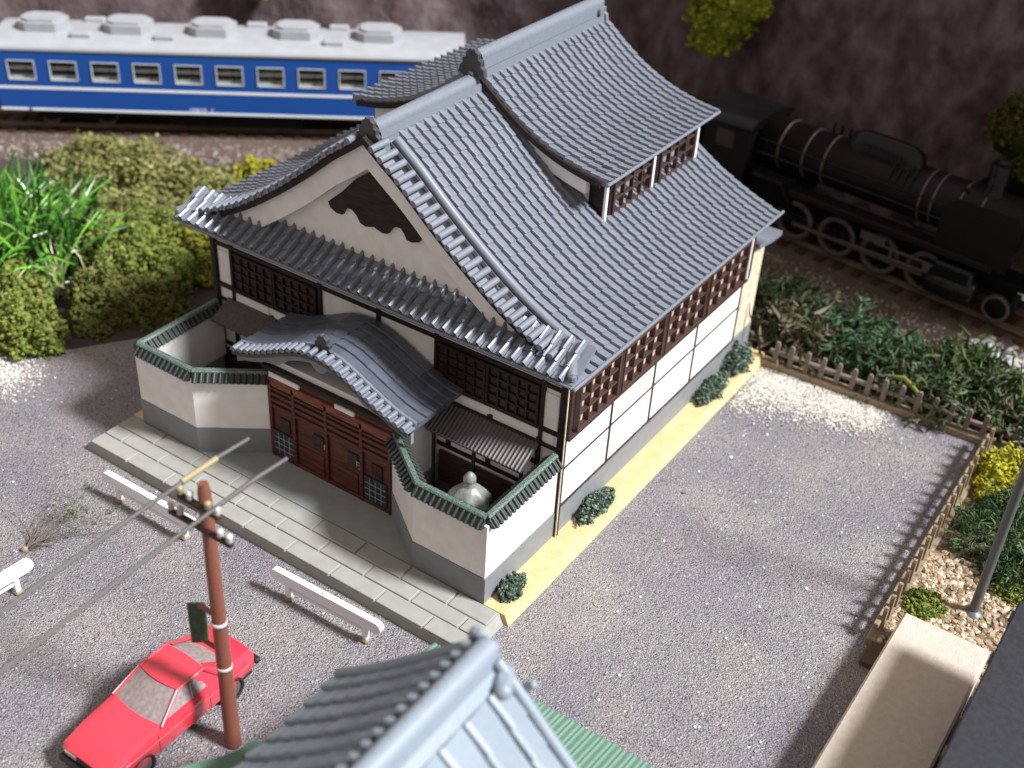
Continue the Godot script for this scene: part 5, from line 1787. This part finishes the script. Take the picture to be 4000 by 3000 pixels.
		part("headlight", boxm(Vector3(0.34, 0.13, 0.05), 0.02, Vector3(sx * 0.42, 0.55, 1.965)), M.chrome, t)
		part("tail_light", boxm(Vector3(0.34, 0.14, 0.04), 0.02, Vector3(sx * 0.38, 0.62, -1.95)), M.redwood2, t)
	part("grille", boxm(Vector3(0.5, 0.13, 0.06), 0.02, Vector3(0, 0.55, 1.965)), M.rubber, t)
	part("front_bumper", boxm(Vector3(1.42, 0.14, 0.16), 0.04, Vector3(0, 0.38, 2.0)), M.rubber, t)
	part("rear_bumper", boxm(Vector3(1.4, 0.14, 0.16), 0.04, Vector3(0, 0.44, -2.0)), M.rubber, t)

func near_house() -> void:
	var t := thing("tiled_house", "house in the foreground with blue-grey tiled gable roof and green lower roofs", "house", Vector3(9.55, 0, 0))
	var tab := smooth_tab([Vector2(0.0, 6.35), Vector2(0.6, 5.85), Vector2(1.2, 5.25), Vector2(1.9, 4.6), Vector2(2.5, 4.08), Vector2(2.95, 3.72)], 14)
	var z0 := 4.6
	var z1 := 10.6
	var st := S()
	roof_deck(st, tab, z0, z1, 0.12)
	var roof := part("gable_roof", done(st), M.far_tile, t)
	lay_tiles(tile_frames(tab, Vector3.ZERO, Vector3.RIGHT, Vector3(0, 0, 1), z0 + 0.05, z1, 10, 7, func(x, _z): return x > 0.25, 0.9), 60, roof, [M.far_tile, M.far_tile2])
	lay_tiles(tile_frames(tab, Vector3.ZERO, Vector3.LEFT, Vector3(0, 0, 1), z0 + 0.05, z1, 13, 9, func(x, _z): return x > 0.25, 0.9, true), 0, roof, [M.far_tile])
	st = S()
	ridge(st, 0, 5.8, 6.42, z0 - 0.05, z1, 0.3)
	part("ridge", done(st), M.far_tile2, roof)
	for i in 22:
		st = S()
		var z := z0 + 0.1 + i * 0.26
		tube(st, [Vector3(-0.2, 6.26, z), Vector3(-0.36, 6.2, z)], [0.075], 8)
		part("ridge_tile", done(st), M.far_tile2, roof)
	st = S()
	box(st, Vector3(-0.1, 6.1, z0 - 0.08), Vector3(0.6, 0.6, 0.16), 0.08)
	box(st, Vector3(-0.22, 6.36, z0 - 0.08), Vector3(0.24, 0.28, 0.16), 0.06)
	box(st, Vector3(0.42, 6.02, z0 + 0.12), Vector3(0.3, 0.26, 0.46), 0.08, Basis(Vector3.UP, 0.5))
	lathe(st, [Vector2(0.13, 0.0), Vector2(0.15, 0.12), Vector2(0.08, 0.2), Vector2(0.0, 0.21)], Vector3(0.5, 6.0, z0 + 0.3), Vector3(0.8, 0.3, 0.6), 12)
	tube(st, [Vector3(0.62, 5.75, z0 - 0.02), Vector3(0.86, 6.02, z0 - 0.05)], [0.09, 0.06], 8)
	part("ridge_ornament", done(st), M.far_tile2, roof)
	st = S()
	for sx in [-1.0, 1.0]:
		var path := []
		for k in 9:
			var p := slope_at(tab, slope_len(tab) * (0.08 + 0.92 * k / 8.0))
			path.append(Vector3(sx * p.x, p.y + 0.07, z0 + 0.08))
		st = S()
		tube(st, path, [0.1], 8)
		part("verge_roll", done(st), M.far_tile2, roof)
	st = S()
	for sx in [-1.0, 1.0]:
		box(st, Vector3(sx * 2.9, 3.62, (z0 + z1) / 2), Vector3(0.1, 0.1, z1 - z0), 0.02)
	part("eave_board", done(st), M.cream, roof)
	st = S()
	box(st, Vector3(0, 1.7, 7.9), Vector3(5.0, 4.0, 5.6))
	prism(st, PackedVector2Array([Vector2(-2.5, 3.7), Vector2(2.5, 3.7), Vector2(1.2, 5.1), Vector2(0, 6.1), Vector2(-1.2, 5.1)]), Vector3(0, 0, 5.1), Vector3.RIGHT, Vector3.UP, Vector3(0, 0, 5.4))
	part("wall", done(st), M.cream, t)
	# green lower roof on the far gable side, ribbed
	st = S()
	var n := 150
	var rows := [[], [], []]
	for i in n + 1:
		var x := lerpf(-3.0, 3.6, i / float(n))
		var h := 0.02 * sin(TAU * i / 2.5)
		rows[0].append(Vector3(x, 3.0 + h, 5.2))
		rows[1].append(Vector3(x, 2.4 + h, 3.4))
		rows[2].append(Vector3(x, 2.12 + h, 1.85))
	sheet(st, rows, Vector3(0, 1, -0.3), -1)
	box(st, Vector3(0.3, 2.06, 1.86), Vector3(6.6, 0.08, 0.08), 0.02)
	part("green_roof", done(st), M.green_roof, t)
	st = S()
	for x in [-2.4, 2.9]:
		box(st, Vector3(x, 0.85, 2.3), Vector3(0.16, 2.3, 0.16), 0.02)
	box(st, Vector3(0.25, 0.85, 4.2), Vector3(5.2, 2.5, 1.8))
	part("porch_post", done(st), M.timber2, t)
	# green curved porch roof on the left side
	st = S()
	var prof := [Vector2(5.35, 1.62), Vector2(5.75, 1.72), Vector2(6.2, 1.98), Vector2(6.7, 2.34), Vector2(7.3, 2.74), Vector2(8.0, 2.95), Vector2(8.7, 2.74), Vector2(9.3, 2.34), Vector2(10.0, 1.9)]
	var pp := PackedVector2Array()
	for p in prof:
		pp.append(p)
	for i in range(prof.size() - 1, -1, -1):
		pp.append(prof[i] - Vector2(0, 0.16))
	prism(st, pp, Vector3(-4.45, 0, 0), Vector3(0, 0, 1), Vector3.UP, Vector3(2.2, 0, 0), 1)
	part("side_porch_roof", done(st), M.green_roof, t)
	st = S()
	for z in [5.9, 9.6]:
		box(st, Vector3(-4.2, 0.75, z), Vector3(0.16, 2.1, 0.16), 0.02)
	part("porch_post", done(st), M.timber2, t)

func right_side() -> void:
	var st := S()
	box(st, Vector3(14.5, 0.15, -1.75), Vector3(1.94, 0.9, 9.4), 0.05)
	var o := part("concrete_block", done(st), M.beige, self)
	tag(o, "long pale beige granular block with rounded end at the lower right", "concrete block")
	# black building
	var t := thing("black_building", "building with flat black roof cut by the lower right corner", "building", Vector3(15.66, 0, 0))
	st = S()
	box(st, Vector3(2.8, 2.6, -2.5), Vector3(5.6, 0.22, 6.7), 0.04)
	box(st, Vector3(2.75, 2.64, 1.75), Vector3(5.4, 0.18, 1.7), 0.04)
	part("flat_roof", done(st), M.roof_black, t)
	st = S()
	box(st, Vector3(3.2, 1.1, -1.6), Vector3(5.2, 2.7, 7.4))
	part("wall", done(st), M.black_matt, t)
	for z in [-5.4, -4.0, -2.6, -1.2, 0.2]:
		part("eave_bracket", boxm(Vector3(0.12, 0.12, 0.3), 0.02, Vector3(0.02, 2.6, z)), M.roof_black, t)
	# grey pole in the bed
	t = thing("grey_pole", "plain dark grey pole standing in the brown pebbles at the right edge", "pole", Vector3(14.72, -0.2, -8.15))
	st = S()
	tube(st, [Vector3(0, 0, 0), Vector3(0.02, 7.5, 0)], [0.115, 0.1], 12)
	part("shaft", done(st), M.greypole, t)
	st = S()
	lathe(st, [Vector2(0.32, 0.0), Vector2(0.3, 0.1), Vector2(0.14, 0.2), Vector2(0.1, 0.22)], Vector3.ZERO, Vector3.UP, 12)
	part("foot", done(st), M.greypole, t)

# ------------------------------------------------------------------ ground and rock
func setting() -> void:
	var st := S()
	quad(st, Vector3(-60, GROUND, -60), Vector3(60, GROUND, -60), Vector3(60, GROUND, 40), Vector3(-60, GROUND, 40), Vector3.UP)
	structure("ground", done(st), M.ground)
	st = S()
	var blobp := PackedVector2Array()
	for p in [[-40, -2], [-30, 3], [-14.5, 0.2], [-12.4, -0.9], [-10.2, -2.6], [-8.9, -4.6], [-8.6, -7.5], [-7.2, -11], [-6.6, -16], [-3, -17.5], [3, -16.6], [5.9, -15.3], [9, -15.3], [13.0, -15.3], [20, -15.3], [20, -32], [-40, -32]]:
		blobp.append(Vector2(p[0], p[1]))
	prism(st, blobp, Vector3(0, GROUND - 0.1, 0), Vector3.RIGHT, Vector3(0, 0, 1), Vector3(0, 0.106, 0))
	structure("soil", done(st), M.soil)
	st = S()
	box(st, Vector3(16.6, -0.2, -10.2), Vector3(7.0, 0.2, 10.1), 0.03)
	structure("planting_bed", done(st), mat(Color(0.5, 0.36, 0.24), 0.8, 0.3, "grain", 5.0, "grain_h", 4.0))
	var place := func() -> Vector3: return Vector3(rng.randf_range(13.25, 16.6), -0.09, rng.randf_range(-9.8, -5.9))
	var o := part("pebbles", heap_of_stones(2200, [Color(0.42, 0.3, 0.2), Color(0.3, 0.2, 0.12), Color(0.55, 0.44, 0.34), Color(0.2, 0.16, 0.08)], 0.05, 0.11, place), M.stones, self)
	o.set_meta("kind", "stuff")
	# white gravel by the fence and at the left edge
	var place2 := func() -> Vector3:
		var u := rng.randf()
		return Vector3(lerpf(6.4, 10.2, pow(u, 1.3)) + rng.randfn() * 0.2, GROUND + 0.02, lerpf(-14.6, -12.2 - u * 1.5, pow(rng.randf(), 1.9)) + rng.randfn() * 0.36)
	o = part("white_gravel", heap_of_stones(9000, [Color(0.55, 0.51, 0.44), Color(0.66, 0.64, 0.61), Color(0.36, 0.31, 0.25), Color(0.6, 0.57, 0.5)], 0.012, 0.036, place2), M.stones, self)
	o.set_meta("kind", "stuff")
	var place3 := func() -> Vector3: return Vector3(-10.7 + rng.randfn() * 0.6, GROUND + 0.012, -0.6 + rng.randfn() * 0.5)
	o = part("white_gravel", heap_of_stones(1400, [Color(0.6, 0.57, 0.52), Color(0.68, 0.66, 0.63), Color(0.45, 0.4, 0.34)], 0.012, 0.04, place3), M.stones, self)
	o.set_meta("kind", "stuff")
	var place4 := func() -> Vector3: return Vector3(rng.randf_range(-9, 13), GROUND + 0.012, rng.randf_range(-13, 7)) if rng.randf() < 0.5 else Vector3(rng.randf_range(6.5, 12.8), GROUND + 0.012, rng.randf_range(-14, 2))
	o = part("loose_grit", heap_of_stones(420, [Color(0.7, 0.7, 0.72), Color(0.8, 0.8, 0.82), Color(0.3, 0.17, 0.12), Color(0.12, 0.11, 0.1), Color(0.16, 0.2, 0.06)], 0.014, 0.045, place4), M.stones, self)
	o.set_meta("kind", "stuff")
	# rock wall: along the coach, then behind the locomotive
	var fn := FastNoiseLite.new()
	fn.seed = 21
	fn.frequency = 0.12
	fn.fractal_octaves = 5
	var path := [Vector3(-44, 0, 1.2), Vector3(-8.6, 0, -27.7), Vector3(-5.6, 0, -28.4), Vector3(24, 0, -24.4)]
	var line := []
	for k in 3:
		var m: int = [70, 8, 56][k]
		for i in m:
			line.append(path[k].lerp(path[k + 1], i / float(m)))
	line.append(path[3])
	var rows := []
	for j in 45:
		var y := -0.4 + j * 0.38
		var row := []
		for i in line.size():
			var p: Vector3 = line[i]
			var d: Vector3 = (line[mini(i + 1, line.size() - 1)] - line[maxi(i - 1, 0)]).normalized()
			var nn := Vector3(-d.z, 0, d.x)
			var bump := fn.get_noise_3d(p.x * 2.0, y * 0.8, p.z * 2.0) * 1.0 + fn.get_noise_3d(p.x * 9.0, y * 2.0, p.z * 9.0) * 0.3
			row.append(p + nn * bump + Vector3(0, y, 0) - nn * y * 0.1)
		rows.append(row)
	st = S()
	sheet(st, rows, Vector3(0.2, 0.1, 1))
	structure("rock_wall", done(st), M.rock)
	rows = []
	for j in 22:
		var y := -0.4 + j * 1.2
		var row := []
		for i in 20:
			var u := i / 19.0
			var p := Vector3(lerpf(17.6, 25.0, absf(u - 0.45) * 1.4), y, lerpf(-29.0, -22.6, u))
			row.append(p + Vector3(fn.get_noise_3d(p.x * 3.0, y, p.z * 3.0) * 1.2 + y * 0.05, 0, 0))
		rows.append(row)
	st = S()
	sheet(st, rows, Vector3(-1, 0.1, 0.2))
	structure("rock_wall", done(st), M.rock)

# ------------------------------------------------------------------ scene
func _ready() -> void:
	rng.seed = 7
	var cam := Camera3D.new()
	cam.name = "camera"
	add_child(cam, true)
	var yaw := 0.5641669436
	var basis_ := Basis(Vector3(cos(yaw), 0, -sin(yaw)), Vector3.UP, Vector3(sin(yaw), 0, cos(yaw)))
	basis_ = basis_ * Basis(Vector3.RIGHT, -0.6102905089) * Basis(Vector3(0, 0, 1), 0.0638209676)
	cam.transform = Transform3D(basis_, Vector3(16.653957, 20.306144, 15.583448))
	cam.fov = 34.34230993
	cam.near = 0.1
	cam.far = 300.0
	var ca := CameraAttributesPhysical.new()
	ca.frustum_focal_length = 38.84
	ca.exposure_aperture = 0.17
	ca.frustum_focus_distance = 28.0
	ca.frustum_near = 0.1
	ca.frustum_far = 300.0
	cam.attributes = ca
	cam.fov = 34.34230993
	cam.current = true
	var env := Environment.new()
	env.background_mode = Environment.BG_COLOR
	env.background_color = Color(0.34, 0.305, 0.28).linear_to_srgb()
	env.tonemap_mode = Environment.TONE_MAPPER_LINEAR
	env.tonemap_exposure = 1.65
	env.sdfgi_enabled = true
	env.ssao_enabled = true
	env.ssil_enabled = true
	var we := WorldEnvironment.new()
	we.name = "environment"
	we.environment = env
	add_child(we, true)
	var sun := DirectionalLight3D.new()
	sun.name = "window_daylight"
	sun.light_energy = 1.6
	sun.light_color = Color(0.975, 0.985, 1.0)
	sun.light_angular_distance = 10.0
	sun.shadow_enabled = true
	add_child(sun, true)
	sun.look_at_from_position(Vector3(0.68, 0.71, -0.17) * 50.0, Vector3.ZERO, Vector3.UP)
	make_materials()
	prepare_tiles()
	prepare_plants()
	setting()
	track()
	bathhouse()
	lantern()
	coach()
	locomotive()
	near_house()
	right_side()
	picket_fence("weathered brown picket fence between the gravel yard and the lichen shrubs", Vector3(6.35, GROUND, -14.95), Vector3(13.0, GROUND, -15.2), 14, M.fence, M.fence_tan, -1.0)
	picket_fence("tan picket fence along the right bed of pebbles", Vector3(13.05, GROUND, -14.9), Vector3(13.15, GROUND, -6.0), 18, M.fence_tan, M.fence_tan, 1.0)
	picket_fence("fence stub continuing past the corner at the right picture edge", Vector3(13.4, GROUND, -15.2), Vector3(17.4, GROUND, -15.3), 8, M.fence, M.fence_tan, -1.0)
	guard_rail("white guard rail left of the utility pole in front of the paving", Vector3(-2.72, GROUND, 0.98), 0.01, 2.9)
	guard_rail("white guard rail in front of the paving between the pole and the grey house roof", Vector3(2.86, GROUND, 0.93), 0.03, 2.85)
	guard_rail("white guard rail cut by the left picture edge", Vector3(-3.25, GROUND, 5.55), PI / 2 - 0.05, 2.7)
	car()
	pole()
	plants()
